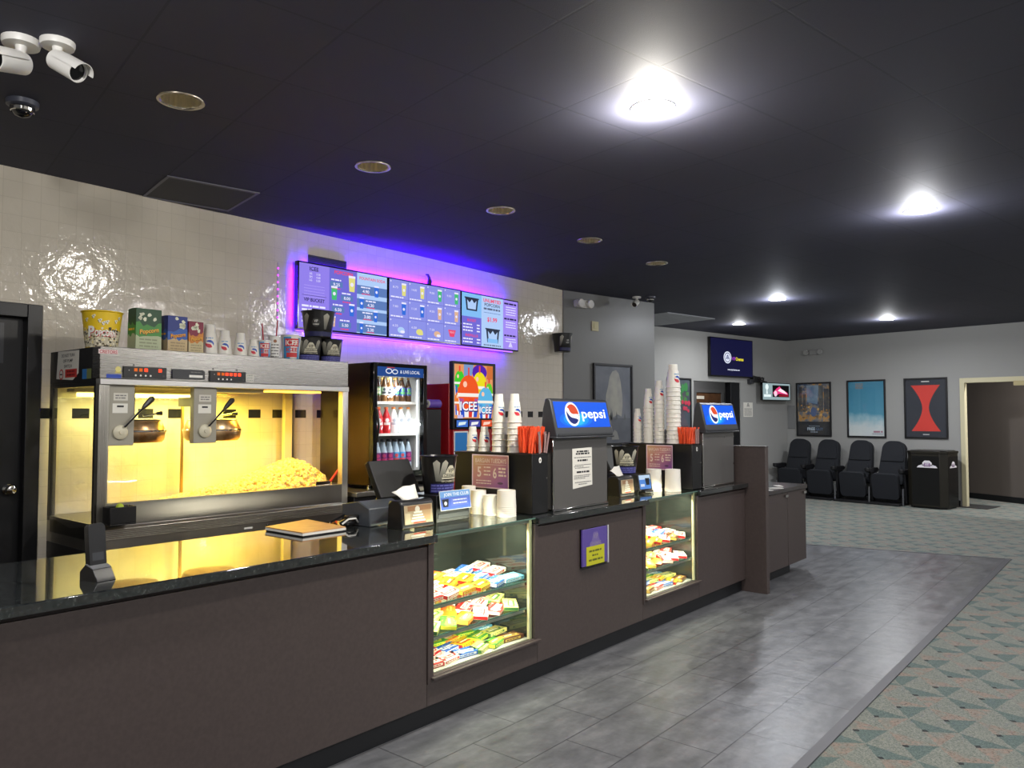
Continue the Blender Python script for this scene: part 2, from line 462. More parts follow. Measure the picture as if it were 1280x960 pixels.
# ------------------------------------------------------------------ ceiling with round openings for the recessed lamps
UNLIT = [(-3.962, 1.146), (-4.25, 2.393), (-4.537, 3.664), (-4.813, 4.912), (-5.097, 6.186)]
LIT = [(-2.513, 3.028), (-2.482, 6.133), (-5.645, 9.367), (-7.61, 11.409), (-5.683, 12.694)]
UNSEEN = [(-2.5, -0.1), (0.65, 3.05), (0.65, 6.15), (-0.9, 12.5), (0.65, 9.3), (0.65, -0.1), (3.2, 3.05), (3.2, 9.3), (-3.6, 15.5)]  # lamp rows continued out of view without fixtures, added to light walls and hall
RL = 0.098
outer = [(-11.5, -4.6), (5.0, -4.6), (5.0, 17.6), (-11.5, 17.6)]
loops = [[Vector((x, y, 0)) for x, y in outer]]
for (x, y) in UNLIT + LIT:
    loops.append([Vector((x + RL * math.cos(-2 * PI * i / 24), y + RL * math.sin(-2 * PI * i / 24), 0)) for i in range(24)])
flat = [p for l in loops for p in l]
tris = tessellate_polygon(loops)
fs = []
for t in tris:
    a, b, c = [flat[k] for k in t]
    fs.append(tuple(t) if (b - a).cross(c - a).z < 0 else (t[0], t[2], t[1]))
mb = MB(); mb.add([(p.x, p.y, CZ) for p in flat], fs, M_CEIL); struct(mb.build('ceiling', smooth=False))

def downlight_parts(root, lit, warm=False):
    rm = mat('lamp_trim_white', (214, 212, 206), 0.4) if lit else mat('lamp_trim_chrome', (200, 190, 172), 0.25, 1.0)
    r = MB(); r.lathe([(RL - 0.004, 0.0), (RL + 0.001, -0.006), (RL + 0.014, -0.005), (RL + 0.016, 0.001)], rm, 32, cap0=False, cap1=False); r.build('trim_ring', root)
    # fluted reflector cone
    M_REF = mat('fluted_reflector', (244, 234, 206), 0.34, 0.55)
    n = 48; v = []; f = []
    prof = [(RL, 0.0), (RL * 0.97, 0.05), (RL * 0.8, 0.11), (RL * 0.52, 0.15)]
    for r_, z in prof:
        for i in range(n):
            rr = r_ * (1 - (0.05 if i % 2 else 0.0)); v.append((rr * math.cos(2 * PI * i / n), rr * math.sin(2 * PI * i / n), z))
    for j in range(len(prof) - 1):
        for i in range(n):
            i2 = (i + 1) % n; f.append((j * n + i, (j + 1) * n + i, (j + 1) * n + i2, j * n + i2))
    f.append(tuple((len(prof) - 1) * n + i for i in range(n))[::-1])
    c = MB(); c.add(v, f, M_REF); c.build('reflector', root, smooth=False)
    b = MB()
    if lit: b.lathe([(0.001, 0.012), (RL * 0.55, 0.010), (RL * 0.86, 0.018), (RL * 0.9, 0.03)], em(255, 246, 226, 45), 24)
    else: b.ball((0, 0, 0.11), 0.035, mat('lamp_bulb_frosted', (236, 228, 206), 0.3), 14, 8, (1, 1, 1.2))
    b.build('lamp', root)
LW = 58.0; PW = 105.0
def lamp_light(x, y, w=1.0, col=(1.0, 0.93, 0.82), pw=1.0):
    ld = bpy.data.lights.new('downlight_beam', 'AREA'); ld.shape = 'DISK'; ld.size = 0.16; ld.energy = LW * w; ld.color = col; ld.spread = math.radians(168)
    o = bpy.data.objects.new('downlight_beam', ld); COL.objects.link(o); o.location = (x, y, CZ - 0.006)
    pd = bpy.data.lights.new('downlight_bulb', 'POINT'); pd.shadow_soft_size = 0.06; pd.energy = PW * w * pw; pd.color = col
    p = bpy.data.objects.new('downlight_bulb', pd); COL.objects.link(p); p.location = (x, y, CZ - 0.085)
    return o
ulab = ['unlit chrome downlight nearest the white security cameras, largest in the row over the counter', 'second unlit downlight of the row over the counter, counting from the left',
        'middle unlit downlight of the row over the counter, above the menu screens', 'fourth unlit downlight over the counter, counting from the left', 'farthest and smallest unlit downlight over the counter, by the end wall']
proto = None
for i, (x, y) in enumerate(UNLIT):
    if proto is None:
        proto = thing('downlight', ulab[i], 'ceiling light', (x, y, CZ), 0.3, 'unlit recessed downlights'); downlight_parts(proto, False)
    else: dup(proto, (x, y, CZ), 0.3 + i, ulab[i])
llab = ['bright white downlight nearest the camera, largest of the lit ones', 'bright downlight at the right over the patterned carpet', 'lit downlight above the far end of the counter',
        'lit downlight in front of the wall television', 'lit downlight above the row of framed posters']
proto = None
for i, (x, y) in enumerate(LIT):
    if proto is None:
        proto = thing('downlight', llab[i], 'ceiling light', (x, y, CZ), 0, 'lit recessed downlights'); downlight_parts(proto, True)
    else: dup(proto, (x, y, CZ), 0, llab[i])
    lamp_light(x, y, (0.75, 0.42, 0.86, 0.50, 0.80)[i], ((1.0, 0.95, 0.86), (0.96, 0.96, 1.0), (0.88, 0.92, 1.0), (0.95, 0.97, 1.0), (0.95, 0.97, 1.0))[i], (.85, .85, .28, .22, .35)[i])
for i, (x, y) in enumerate(UNSEEN):
    lamp_light(x, y, (0.6 if y < 12 else 0.8) if y < 14 else 1.3, (0.98, 0.96, 0.95), .85)

# ------------------------------------------------------------------ walls
def quadwall(name, pts, z0, z1, m, t=0.12):
    """wall along a polyline; the room is on the left of travel"""
    mb = MB()
    for (x0, y0), (x1, y1) in zip(pts[:-1], pts[1:]):
        d = Vector((x1 - x0, y1 - y0)).normalized(); o = Vector((d.y, -d.x)) * t
        mb.prism([(x0, y0), (x0 + o.x, y0 + o.y), (x1 + o.x, y1 + o.y), (x1, y1)][::1], 'z', z0, z1, m)
    return mb
# tiled wall (counter frame)
WN = -2.56
def wall_n(s): return WN if s < 4.6 else WN - 0.0524 * (s - 4.6)
DS0, DS1, DZ = 0.36, 1.24, 2.235     # black door in it
mb = MB()
mb.box(WN - 0.12, WN, -4.6, DS0, 0, CZ, M_TILE); mb.box(WN - 0.12, WN, DS0, DS1, DZ, CZ, M_TILE); mb.box(WN - 0.12, WN, DS1, 4.6, 0, CZ, M_TILE)
e = wall_n(7.285)
mb.prism([(WN, 4.6), (e, 7.285), (e - 0.12, 7.285), (WN - 0.12, 4.6)], 'z', 0, CZ, M_TILE)
struct(mb.build('wall_left', loc=(ON[0], ON[1], 0), rot=(0, 0, TH), smooth=False))
# door in the tiled wall
M_DOOR = m_paint('black_door_paint', (18, 18, 20), 0.4, 0.05); M_DFR = mat('black_door_frame', (15, 15, 18), 0.4)
d = MB(); d.box(WN - 0.09, WN - 0.045, DS0 + 0.005, DS1 - 0.005, 0.0, DZ - 0.005, M_DOOR)
do = struct(d.build('door_1', loc=(ON[0], ON[1], 0), rot=(0, 0, TH), bevel=0.003))
f_ = MB()
for (a, b, z0, z1) in ((DS0 - 0.075, DS0 + 0.012, 0, DZ + 0.075), (DS1 - 0.012, DS1 + 0.075, 0, DZ + 0.075), (DS0 + 0.012, DS1 - 0.012, DZ - 0.012, DZ + 0.075)):
    f_.box(WN - 0.11, WN + 0.028, a, b, z0, z1, M_DFR)
f_.build('door_frame', do, bevel=0.004)
k = MB(); k.at(WN - 0.045, 1.165, 1.135, 0, PI / 2, 0); k.lathe([(0.034, 0), (0.034, 0.008), (0.014, 0.014), (0.012, 0.034), (0.03, 0.044), (0.033, 0.058), (0.026, 0.070), (0.008, 0.074)], M_CHROME, 24); k.build('door_knob', do)
p = MB(); p.box(WN - 0.0445, WN - 0.043, DS0 + 0.08, DS1 - 0.12, 1.93, DZ - 0.05, mat('smoked_door_panel', (40, 40, 46), 0.3)); p.build('door_panel', do)
# grey wall beside it, its return, and the wall with the television
W0 = K(e, 7.285)
YG = 8.37
mb = MB(); mb.prism([(XG, W0.y - 0.05), (XG, YG), (XG - 0.12, YG), (XG - 0.12, W0.y - 0.05)], 'z', 0, CZ, M_GREY2); struct(mb.build('wall_center', smooth=False))
mb = MB(); mb.box(XT - 0.12, XG - 0.12, YG - 0.12, YG, 0, CZ, M_GREY); struct(mb.build('wall_recess', smooth=False))
TD0, TD1, TDZ = 11.63, 13.12, 2.245
mb = MB(); mb.box(XT - 0.14, XT, YG - 0.12, TD0, 0, CZ, M_GREY); mb.box(XT - 0.14, XT, TD0, TD1, TDZ, CZ, M_GREY); mb.box(XT - 0.14, XT, TD1, YF + 0.1, 0, CZ, M_GREY)
struct(mb.build('wall_back_left', smooth=False))
mb = MB(); mb.box(XT - 2.2, XT - 2.1, TD0 - 1.0, 16.4, 0, CZ, M_DKWALL); mb.box(XT - 2.1, XT - 0.14, 16.3, 16.4, 0, CZ, M_DKWALL); mb.box(XT - 0.14, XT - 0.10, YF + 0.1, 16.3, 0, CZ, M_DKWALL); mb.box(XT - 2.1, XT - 0.14, TD0 - 1.0, TD0 - 0.9, 0, CZ, M_DKWALL)
struct(mb.build('wall_passage', smooth=False))
# far wall with the hall opening
HX0, HX1, HZ = -5.33, -3.45, 2.205
mb = MB(); mb.box(XT - 0.14, HX0, YF, YF + 0.08, 0, CZ, M_GREY); mb.box(HX0, HX1, YF, YF + 0.08, HZ, CZ, M_GREY); mb.box(HX1, 5.0, YF, YF + 0.08, 0, CZ, M_GREY)
struct(mb.build('wall_back', smooth=False))
h0, h1 = Vector((-7.9, 17.25)), Vector((-1.9, 14.98))
mb = quadwall('w', [tuple(h1), tuple(h0)], 0, CZ, M_BROWN, 0.1); struct(mb.build('wall_hall', smooth=False))
hd = (h1 - h0).normalized(); hn = Vector((hd.y, -hd.x))
mb = MB(); q = [h0 + hn * 0.001, h1 + hn * 0.001, h1 + hn * 0.014, h0 + hn * 0.014]; mb.prism([tuple(v) for v in q], 'z', 0, 0.105, M_KICK); struct(mb.build('baseboard_hall', smooth=False))
mb = MB(); mb.box(4.9, 5.0, -4.6, 17.6, 0, CZ, M_GREY); struct(mb.build('wall_right', smooth=False))
mb = MB(); mb.box(-11.5, 5.0, -4.6, -4.5, 0, CZ, M_GREY); struct(mb.build('wall_front', smooth=False))
mb = MB(); mb.box(XT, -5.42, YF - 0.014, YF - 0.001, 0, 0.10, M_KICK); mb.box(-5.42, HX0 - 0.10, YF - 0.014, YF - 0.001, 0, 0.10, M_KICK); struct(mb.build('baseboard_back', smooth=False))
mb = MB(); mb.box(XT + 0.001, XT + 0.014, YG, TD0 - 0.02, 0, 0.10, M_KICK); mb.box(XT + 0.001, XT + 0.014, TD1 + 0.02, YF - 0.02, 0, 0.10, M_KICK); struct(mb.build('baseboard_back_left', smooth=False))
# pale metal frame of the hall opening, with a door closer at its head
M_FRAME = mat('pale_yellow_frame_paint', (214, 206, 172), 0.45)
mb = MB()
mb.box(HX0 - 0.055, HX0 + 0.02, YF - 0.02, YF + 0.09, 0, HZ + 0.055, M_FRAME); mb.box(HX1 - 0.02, HX1 + 0.055, YF - 0.02, YF + 0.09, 0, HZ + 0.055, M_FRAME); mb.box(HX0 + 0.02, HX1 - 0.02, YF - 0.02, YF + 0.09, HZ - 0.03, HZ + 0.055, M_FRAME)
tr = struct(mb.build('door_2', bevel=0.004))
mb = MB(); mb.box(-4.53, -4.16, YF - 0.08, YF - 0.02, HZ - 0.10, HZ - 0.02, mat('tan_door_closer', (190, 176, 128), 0.45)); mb.tube([(-4.34, YF - 0.05, HZ - 0.10), (-4.34, YF - 0.05, HZ - 0.12), (-4.05, YF + 0.16, HZ - 0.12)], 0.012, M_ALU); mb.build('door_closer', tr, bevel=0.006)
# passage doorway: black jamb, brown door beyond
mb = MB(); mb.box(XT - 0.15, XT - 0.02, TD1 - 0.30, TD1, 0, TDZ, mat('black_jamb', (10, 10, 14), 0.5)); struct(mb.build('trim_2', bevel=0.004))
mb = MB(); mb.box(XT - 2.09, XT - 2.04, 14.42, 15.38, 0, 2.13, m_noisy('brown_wood_door', (104, 74, 52), (88, 60, 42), 8, 0.4)); d3 = struct(mb.build('door_3', bevel=0.003))
mb = MB(); mb.box(XT - 2.1, XT - 2.02, 14.32, 14.42, 0, 2.22, M_DKWALL); mb.box(XT - 2.1, XT - 2.02, 15.38, 15.48, 0, 2.22, M_DKWALL); mb.box(XT - 2.1, XT - 2.02, 14.42, 15.38, 2.13, 2.22, M_DKWALL); mb.build('door_frame', d3)
mb = MB(); mb.box(XT - 2.04, XT - 2.03, 14.44, 14.72, 1.98, 2.05, M_PAPER); mb.build('door_sign', d3)

ld = bpy.data.lights.new('passage_fill', 'AREA'); ld.shape = 'DISK'; ld.size = .2; ld.energy = 45; ld.color = (1, .95, .88)  # unseen fill light added to brighten the passage
o = bpy.data.objects.new('passage_fill', ld); COL.objects.link(o); o.location = (XT - 1.1, 13.9, CZ - .05)
# ------------------------------------------------------------------ service counter
CP = (ON[0], ON[1], 0)
PN_ = 0.06
C1 = (2.285, 3.13); C2 = (4.455, 5.285)
S0, S1 = -1.6, 6.255
def cthing(name, label, cat, n=0, s=0, z=0, rz=0, group=None): return thing(name, label, cat, K(n, s, z), TH + rz, group)
def counter_run(a, b, label):
    t = cthing('counter_cabinet', label, 'counter', 0, 0, 0, 0, 'brown counter cabinets')
    m = MB(); m.box(-0.70, PN_ - 0.02, a, b, 0.112, 0.944, M_LAM); m.build('carcass', t)
    m = MB(); m.box(PN_ - 0.02, PN_, a + 0.001, b - 0.001, 0.112, 0.925, M_LAM); m.build('front_panel', t, bevel=0.002)
    m = MB(); m.box(-0.68, 0.015, a, b, 0.0, 0.112, M_KICK); m.box(0.015, 0.019, a, b, 0.0, 0.10, M_KICK); m.build('toe_kick', t)
    return t
counter_run(S0, C1[0] - 0.04, 'long brown counter cabinet nearest the camera, left of the first candy showcase')
t = counter_run(C1[1] + 0.035, C2[0] - 0.04, 'brown counter cabinet between the two candy showcases')
counter_run(C2[1] + 0.035, S1, 'brown counter cabinet between the far showcase and the end panel')
def slab(a, b, label):
    m = MB(); m.box(-0.745, 0.098, a, b, 0.945, CT, M_GRAN)
    tag(m.build('countertop', loc=CP, rot=(0, 0, TH), bevel=0.004), label, 'countertop', 'dark stone countertops')
slab(S0, C1[0] - 0.002, 'dark polished countertop nearest the camera with the card reader and folder on it')
slab(C1[1] + 0.004, C2[0] - 0.002, 'dark polished countertop under the near soda dispenser')
slab(C2[1] + 0.004, S1, 'dark polished countertop under the far soda dispenser')

# candy showcases
M_LED = em(255, 244, 206, 5.0)
M_SHELF = m_glass('shelf_glass', (0.9, 0.97, 0.94, 1)); M_CASEIN = mat('showcase_lining', (180, 176, 164), 0.5); M_CASED = mat('showcase_side_glass', (42, 45, 41), 0.06, spec=.8)
def showcase(a, b, label):
    t = cthing('candy_showcase', label, 'display case', 0, 0, 0, 0, 'lit candy showcases')
    m = MB()
    m.box(-0.70, PN_ - 0.02, a - 0.04, a, 0.112, 0.944, M_LAM); m.box(-0.70, PN_ - 0.02, b, b + 0.035, 0.112, 0.944, M_LAM); m.box(-0.70, PN_ - 0.02, a, b, 0.112, 0.25, M_LAM)
    m.box(PN_ - 0.02, PN_ + 0.008, a - 0.04, a, 0.225, 0.944, M_LAM); m.box(PN_ - 0.02, PN_ + 0.008, b, b + 0.035, 0.225, 0.944, M_LAM); m.box(PN_ - 0.02, PN_ + 0.008, a, b, 0.225, 0.262, M_LAM)
    m.box(PN_ - 0.02, PN_, a - 0.04, b + 0.035, 0.112, 0.225, M_LAM)
    m.box(PN_ - 0.02, PN_ + 0.03, a - 0.02, b + 0.035, 0.245, 0.258, M_LAM)
    m.build('case_frame', t, bevel=0.002)
    m = MB(); m.box(-0.68, 0.015, a - 0.04, b + 0.035, 0.0, 0.112, M_KICK); m.box(0.015, 0.019, a - 0.04, b + 0.035, 0, 0.10, M_KICK); m.build('toe_kick', t)
    m = MB(); m.box(-0.56, 0.03, a, b, 0.25, 0.262, M_CASEIN); m.box(-0.56, 0.03, a, a + 0.004, 0.262, 0.94, M_CASED); m.box(-0.56, 0.03, b - 0.004, b, 0.262, 0.94, M_CASED); m.build('case_lining', t)
    w = (b - a) / 2
    for i in range(2):
        m = MB(); x = -0.555 + 0.012 * i
        m.box(x, x + 0.006, a + i * (w - 0.03), a + i * (w - 0.03) + w + 0.03, 0.27, 0.95, M_CASED)
        m.box(x - 0.002, x + 0.008, a + i * (w - 0.03) + (w if i == 0 else 0), a + i * (w - 0.03) + (w + 0.03 if i == 0 else 0.03), 0.27, 0.95, M_CREAM)
        m.build('sliding_door', t)
    m = MB(); m.box(PN_ - 0.012, PN_ - 0.006, a, b, 0.262, CT - 0.008, M_GLASSG); m.build('front_glass', t)
    m = MB(); m.box(-0.58, PN_ + 0.012, a - 0.001, b + 0.003, CT - 0.008, CT, M_GLASSG); m.box(PN_ + 0.0121, PN_ + 0.0135, a, b, CT - 0.008, CT, M_GEDGE); m.build('top_glass', t)
    m = MB(); m.box(PN_ - 0.03, PN_ - 0.013, b - 0.028, b - 0.004, 0.262, 0.974, M_CREAM); m.box(PN_ - 0.03, PN_ - 0.013, a + 0.004, a + 0.012, 0.262, 0.974, M_ALU); m.build('corner_posts', t)
    for z, back in ((0.605, -0.44), (0.445, -0.50)):
        m = MB(); m.prism([(PN_ - 0.035, z - 0.006), (PN_ - 0.035, z + 0.002), (back, z + 0.052), (back, z + 0.044)], 'y', a + 0.005, b - 0.03, M_SHELF)
        m.box(PN_ - 0.035, PN_ - 0.033, a + 0.005, b - 0.03, z - 0.006, z + 0.004, M_GEDGE)
        sh = m.build('glass_shelf', t)
        m = MB(); m.box(PN_ - 0.05, PN_ - 0.034, a + 0.02, b - 0.045, z - 0.022, z - 0.007, M_ALU); m.box(PN_ - 0.056, PN_ - 0.046, a + 0.03, b - 0.055, z - 0.026, z - 0.018, M_LED); m.build('light_strip', sh)
    m = MB(); m.box(PN_ - 0.04, PN_ - 0.014, a + 0.012, b - 0.03, 0.955, 0.976, M_ALU); m.box(PN_ - 0.05, PN_ - 0.04, a + 0.03, b - 0.05, 0.958, 0.97, M_LED); m.build('light_tube', t)
    for z in (0.95, 0.575, 0.415):
        ld = bpy.data.lights.new('showcase_strip', 'AREA'); ld.shape = 'RECTANGLE'; ld.size = 0.03; ld.size_y = (b - a) * 0.85; ld.energy = 13.0 if z > 0.9 else (5.5 if z > .5 else 2.8); ld.color = (1.0, 0.95, 0.74)
        o = bpy.data.objects.new('showcase_strip', ld); COL.objects.link(o); o.location = K(PN_ - 0.052, (a + b) / 2, z - 0.012); o.rotation_euler = (0, math.radians(42), TH)
    return t
sc1 = showcase(*C1, 'near lit glass candy showcase set into the brown counter, larger in view')
sc2 = showcase(*C2, 'far lit glass candy showcase set into the brown counter')

# boxes and bags of candy
CAND = [('red', (200, 30, 28), (250, 236, 220)), ('yellow', (240, 200, 30), (190, 40, 30)), ('orange', (232, 110, 28), (250, 230, 90)), ('green', (70, 150, 50), (236, 226, 70)),
        ('blue', (40, 96, 190), (240, 240, 240)), ('white', (236, 232, 220), (206, 40, 40)), ('brown', (96, 52, 30), (230, 190, 90)), ('pale yellow', (236, 222, 130), (70, 120, 60)), ('light blue', (110, 180, 214), (250, 250, 250)), ('purple', (110, 60, 140), (240, 220, 90))]
CPROTO = {}
def candy_proto(ci, kind):
    """one box (or pillow bag) per colour: body with end flaps and a printed face, label lettering band and window patch"""
    nm, c1, c2 = CAND[ci]
    b1 = pr(*c1, rough=0.35); b2 = pr(*c2, rough=0.35); b3 = pr(*[min(255, int(c * 0.55 + 90)) for c in c1], rough=0.35)
    L, W, H = 0.170, 0.088, 0.023
    m = MB()
    if kind == 'box':
        m.box(-W / 2, W / 2, -L / 2, L / 2, 0, H, b1)
        m.box(-W / 2 + .002, W / 2 - .002, L / 2, L / 2 + .0015, .002, H - .002, b2); m.box(-W / 2 + .002, W / 2 - .002, -L / 2 - .0015, -L / 2, .002, H - .002, b2)
    else:
        v = []; f = []; nx, ny = 6, 8
        for sgn in (1, -1):
            for j in range(ny + 1):
                for i in range(nx + 1):
                    u, w = i / nx * 2 - 1, j / ny * 2 - 1
                    v.append((u * W / 2, w * L / 2, H * 0.6 + sgn * H * 0.6 * (1 - u * u) ** .6 * (1 - abs(w) ** 4) ** .5))
        K0 = (nx + 1) * (ny + 1)
        for j in range(ny):
            for i in range(nx):
                a = j * (nx + 1) + i; f.append((a, a + 1, a + nx + 2, a + nx + 1)); f.append((K0 + a + nx + 1, K0 + a + nx + 2, K0 + a + 1, K0 + a))
        m.add(v, f, b1)
    c = Canvas(m, lambda a, b, h: (b, a, (H if kind == 'box' else H * 1.22) + h), 0.0004)
    # face: colour band, swoosh, cluster of sweets
    c.mb = m
    if kind == 'box':
        r = random.Random(ci * 3 + 1)
        fl = lambda pts: [(a, -b) for a, b in pts][::-1]
        c2_ = Canvas(m, lambda a, b, h: (-b, a, H + h), 0.0004)
        c2_.poly([(-0.075, -0.022), (0.045, -0.03), (0.07, 0.004), (-0.06, 0.02)], b2, 1)
        c2_.poly([(-0.06, -0.012), (0.035, -0.017), (0.05, 0.0), (-0.05, 0.01)], b1, 2)
        for k in range(9): c2_.disc(r.uniform(-0.07, 0.07), r.choice((-1, 1)) * r.uniform(0.026, 0.036), r.uniform(0.004, 0.007), r.choice((b2, b3)), 1, 8)
        c2_.scribble(-0.045, 0.03, -0.004, 0.011, M_WPR if nm not in ('white',) else b2, 3, ci)
        cs = Canvas(m, Canvas.facing_x(W / 2, 0, 0), 0.0004); cs.rect(-L / 2 + .01, .005, L / 2 - .03, H - .005, b2, 1); cs.scribble(-L / 2 + .02, L / 2 - .05, H / 2, .006, b1, 2, ci)
    else:
        c2_ = Canvas(m, lambda a, b, h: (-b, a, H * 1.16 + h), 0.0004)
        c2_.poly([(-0.04, -0.012), (0.03, -0.016), (0.045, 0.006), (-0.03, 0.012)], b2, 1); c2_.scribble(-0.026, 0.028, -0.002, 0.007, b1, 2, ci)
    return m
def candy(ci, kind, n, s, z, rz, tilt, label, group):
    k = (ci, kind)
    if k not in CPROTO:
        o = candy_proto(ci, kind).build('candy_box' if kind == 'box' else 'candy_bag', bevel=0.0015 if kind == 'box' else 0, seg=1); CPROTO[k] = o
    else:
        o = CPROTO[k].copy(); COL.objects.link(o)
    o.location = K(n, s, z); o.rotation_euler = (Matrix.Rotation(TH, 4, 'Z') @ Matrix.Rotation(tilt, 4, 'Y') @ Matrix.Rotation(rz, 4, 'Z')).to_euler()
    return tag(o, label, 'candy', group)
def stock(a, b, casename, seed, plan):
    r = random.Random(seed); used = {}
    for (shelf, z0, nf, slope, rows) in plan:
        for ri, row in enumerate(rows):
            n = nf - 0.006 - 0.125 * ri; cnt = len(row); wdt = (b - a - 0.06)
            for i, code in enumerate(row):
                ci = int(code[0]); kind = 'bag' if code.endswith('b') else 'box'
                s = a + 0.02 + wdt * (i + 0.5) / cnt
                z = z0 + slope * (nf + 0.06 - n) + 0.003
                lift = 0.0225 if '+' in code else 0.0
                cn = CAND[ci][0]
                if shelf.startswith('bottom') and ri == 0: rot = r.uniform(-0.1, 0.1) + PI / 2 * 0
                rz = (.55 if shelf.startswith('middle') else .25 if shelf.startswith('upper') else .12) + r.uniform(-.28, .28)
                z += r.uniform(0, .012) if ri else 0.0
                lab = '%s candy %s, %s of %s showcase, %s row, %s from left' % (cn, kind, shelf, casename, ('front', 'middle', 'back')[ri], ORD[i])
                candy(ci, kind, n, s, z + lift, PI / 2 * 0 + rz + PI / 2 * (1 if 'q' in code else 0), math.atan(slope), lab, 'candy in the %s showcase' % casename)
plan1 = [('upper glass shelf', 0.6085, -0.035, 0.103, [['0', '5', '2', '1', '4', '8'], ['5', '5', '1', '1', '4', '5'], ['5', '1', '2', '5', '4', '5']]),
         ('middle glass shelf', 0.4485, -0.035, 0.094, [['7', '3', '2', '5', '0', '7'], ['1', '7', '2b', '0', '5', '7'], ['1', '5', '2', '5', '0', '5']]),
         ('bottom shelf', 0.262, -0.04, 0.0, [['0', '5', '4', '7', '3', '6'], ['7', '0', '4', '1', '3', '7'], ['8', '4', '3', '2', '3', '8']])]
plan2 = [('upper glass shelf', 0.6085, -0.035, 0.103, [['0', '2', '1', '5', '6', '5'], ['5', '2b', '1', '5', '4', '5'], ['5', '2', '0', '5', '5', '0']]),
         ('middle glass shelf', 0.4485, -0.035, 0.094, [['7', '2', '2b', '0', '5', '5'], ['7', '5', '0', '7', '5', '0'], ['1', '5', '7', '5', '7', '5']]),
         ('bottom shelf', 0.262, -0.04, 0.0, [['0', '6', '0', '4', '1', '6'], ['5', '0', '4', '7', '1', '7'], ['8', '5', '7', '8', '3', '8']])]
stock(C1[0], C1[1], 'near', 3, plan1); stock(C2[0], C2[1], 'far', 5, plan2)

# end panel and low cabinet
m = MB(); m.box(-0.72, 0.256, S1 + 0.005, S1 + 0.075, 0, 1.312, M_LAM); m.box(-0.722, 0.258, S1 + 0.003, S1 + 0.077, 1.312, 1.322, mat('panel_top_edge', (70, 64, 62), 0.25))
tag(m.build('end_panel', loc=CP, rot=(0, 0, TH), bevel=0.002), 'tall brown laminate panel closing the far end of the counter', 'panel')
t = cthing('low_cabinet', 'low brown two-door cabinet beyond the tall end panel', 'cabinet')
A, B = S1 + 0.08, 7.69
m = MB(); m.box(-0.55, 0.10, A, B, 0.10, 0.84, M_LAM); m.build('body', t)
m = MB(); m.box(-0.53, 0.05, A, B - 0.30, 0, 0.10, M_KICK); m.build('toe_kick', t)
m = MB(); m.box(-0.56, 0.135, A, B + 0.012, 0.84, 0.880, mat('brown_cabinet_top', (58, 52, 52), 0.18)); m.build('worktop', t, bevel=0.004)
mid = 7.17
for (a, b) in ((A + 0.004, mid - 0.004), (mid + 0.004, B - 0.004)):
    m = MB(); m.box(0.10, 0.119, a, b, 0.105, 0.835, M_LAM); dd_ = m.build('door', t, bevel=0.002)
    m = MB(); m.at(0.119, b - 0.06, 0.80); m.box(0, 0.022, -0.035, 0.035, 0.006, 0.014, M_CHROME); m.box(0.016, 0.022, -0.035, 0.035, -0.012, 0.010, M_CHROME); m.build('handle', dd_, bevel=0.002)
rr_ = random.Random(4)
for i, (n, s) in enumerate(((-0.02, 6.72), (0.03, 6.93), (-0.10, 7.05), (0.06, 7.22))):
    m = MB(); m.prism([(0, 0), (0.14, 0.01), (0.15, 0.05), (0.08, 0.09), (0.0, 0.06)], 'z', 0, 0.003, M_PAPER); m.box(0.02, 0.11, 0.02, 0.045, 0.003, 0.006, M_WHITE)
    o = m.build('paper_scrap', loc=K(n, s, 0.8805), rot=(0, 0, TH + 0.7 * i)); tag(o, 'white paper scrap on the low cabinet top, %s from the end panel' % ORD[i], 'paper', 'paper scraps on the low cabinet')

# sign on the counter front
t = cthing('sign_holder', 'purple sign with a yellow notice on the counter front between the showcases', 'sign', PN_, 3.765, 0.733)
m = MB(); m.box(0.001, 0.009, -0.152, 0.152, -0.125, 0.125, M_BLACKG); m.box(0.009, 0.02, -0.147, 0.147, -0.118, 0.12, pr(92, 72, 160)); 
c = Canvas(m, Canvas.facing_x(0.02, 0, 0))
g_ = pr(150, 138, 170); c.poly([(-0.09, -0.02), (0.1, -0.02), (0.045, 0.05), (0.03, 0.095), (-0.02, 0.095), (-0.035, 0.05)], pr(124, 106, 172), 1)
c.text('VIP', 0.005, 0.068, 0.034, g_, 2, 0.06, 0.02); c.text('CINEMAS', 0.005, 0.022, 0.022, g_, 2, 0.13, 0.01)
m.build('sign_face', t, bevel=0.001)
m = MB(); m.box(0.0205, 0.0225, -0.105, 0.108, -0.118, 0.005, pr(208, 206, 20)); c = Canvas(m, Canvas.facing_x(0.0225, 0, 0)); gy_ = pr(96, 100, 20)
c.scribble(-0.075, 0.07, -0.026, 0.012, gy_, 1, 1); c.scribble(-0.04, 0.04, -0.055, 0.011, gy_, 1, 2); c.scribble(-0.08, 0.085, -0.085, 0.013, gy_, 1, 3); m.build('yellow_notice', t)
m = MB(); m.box(0.023, 0.026, -0.156, 0.156, -0.126, 0.126, M_GLASS); m.box(0.0, 0.028, -0.156, 0.156, -0.132, -0.126, m_glass('acrylic_edge', (0.8, 0.82, 0.85, 1))); m.box(0.022, 0.027, 0.148, 0.156, -0.126, 0.126, mat('acrylic_bright_edge', (206, 206, 210), 0.2)); m.build('clear_cover', t)
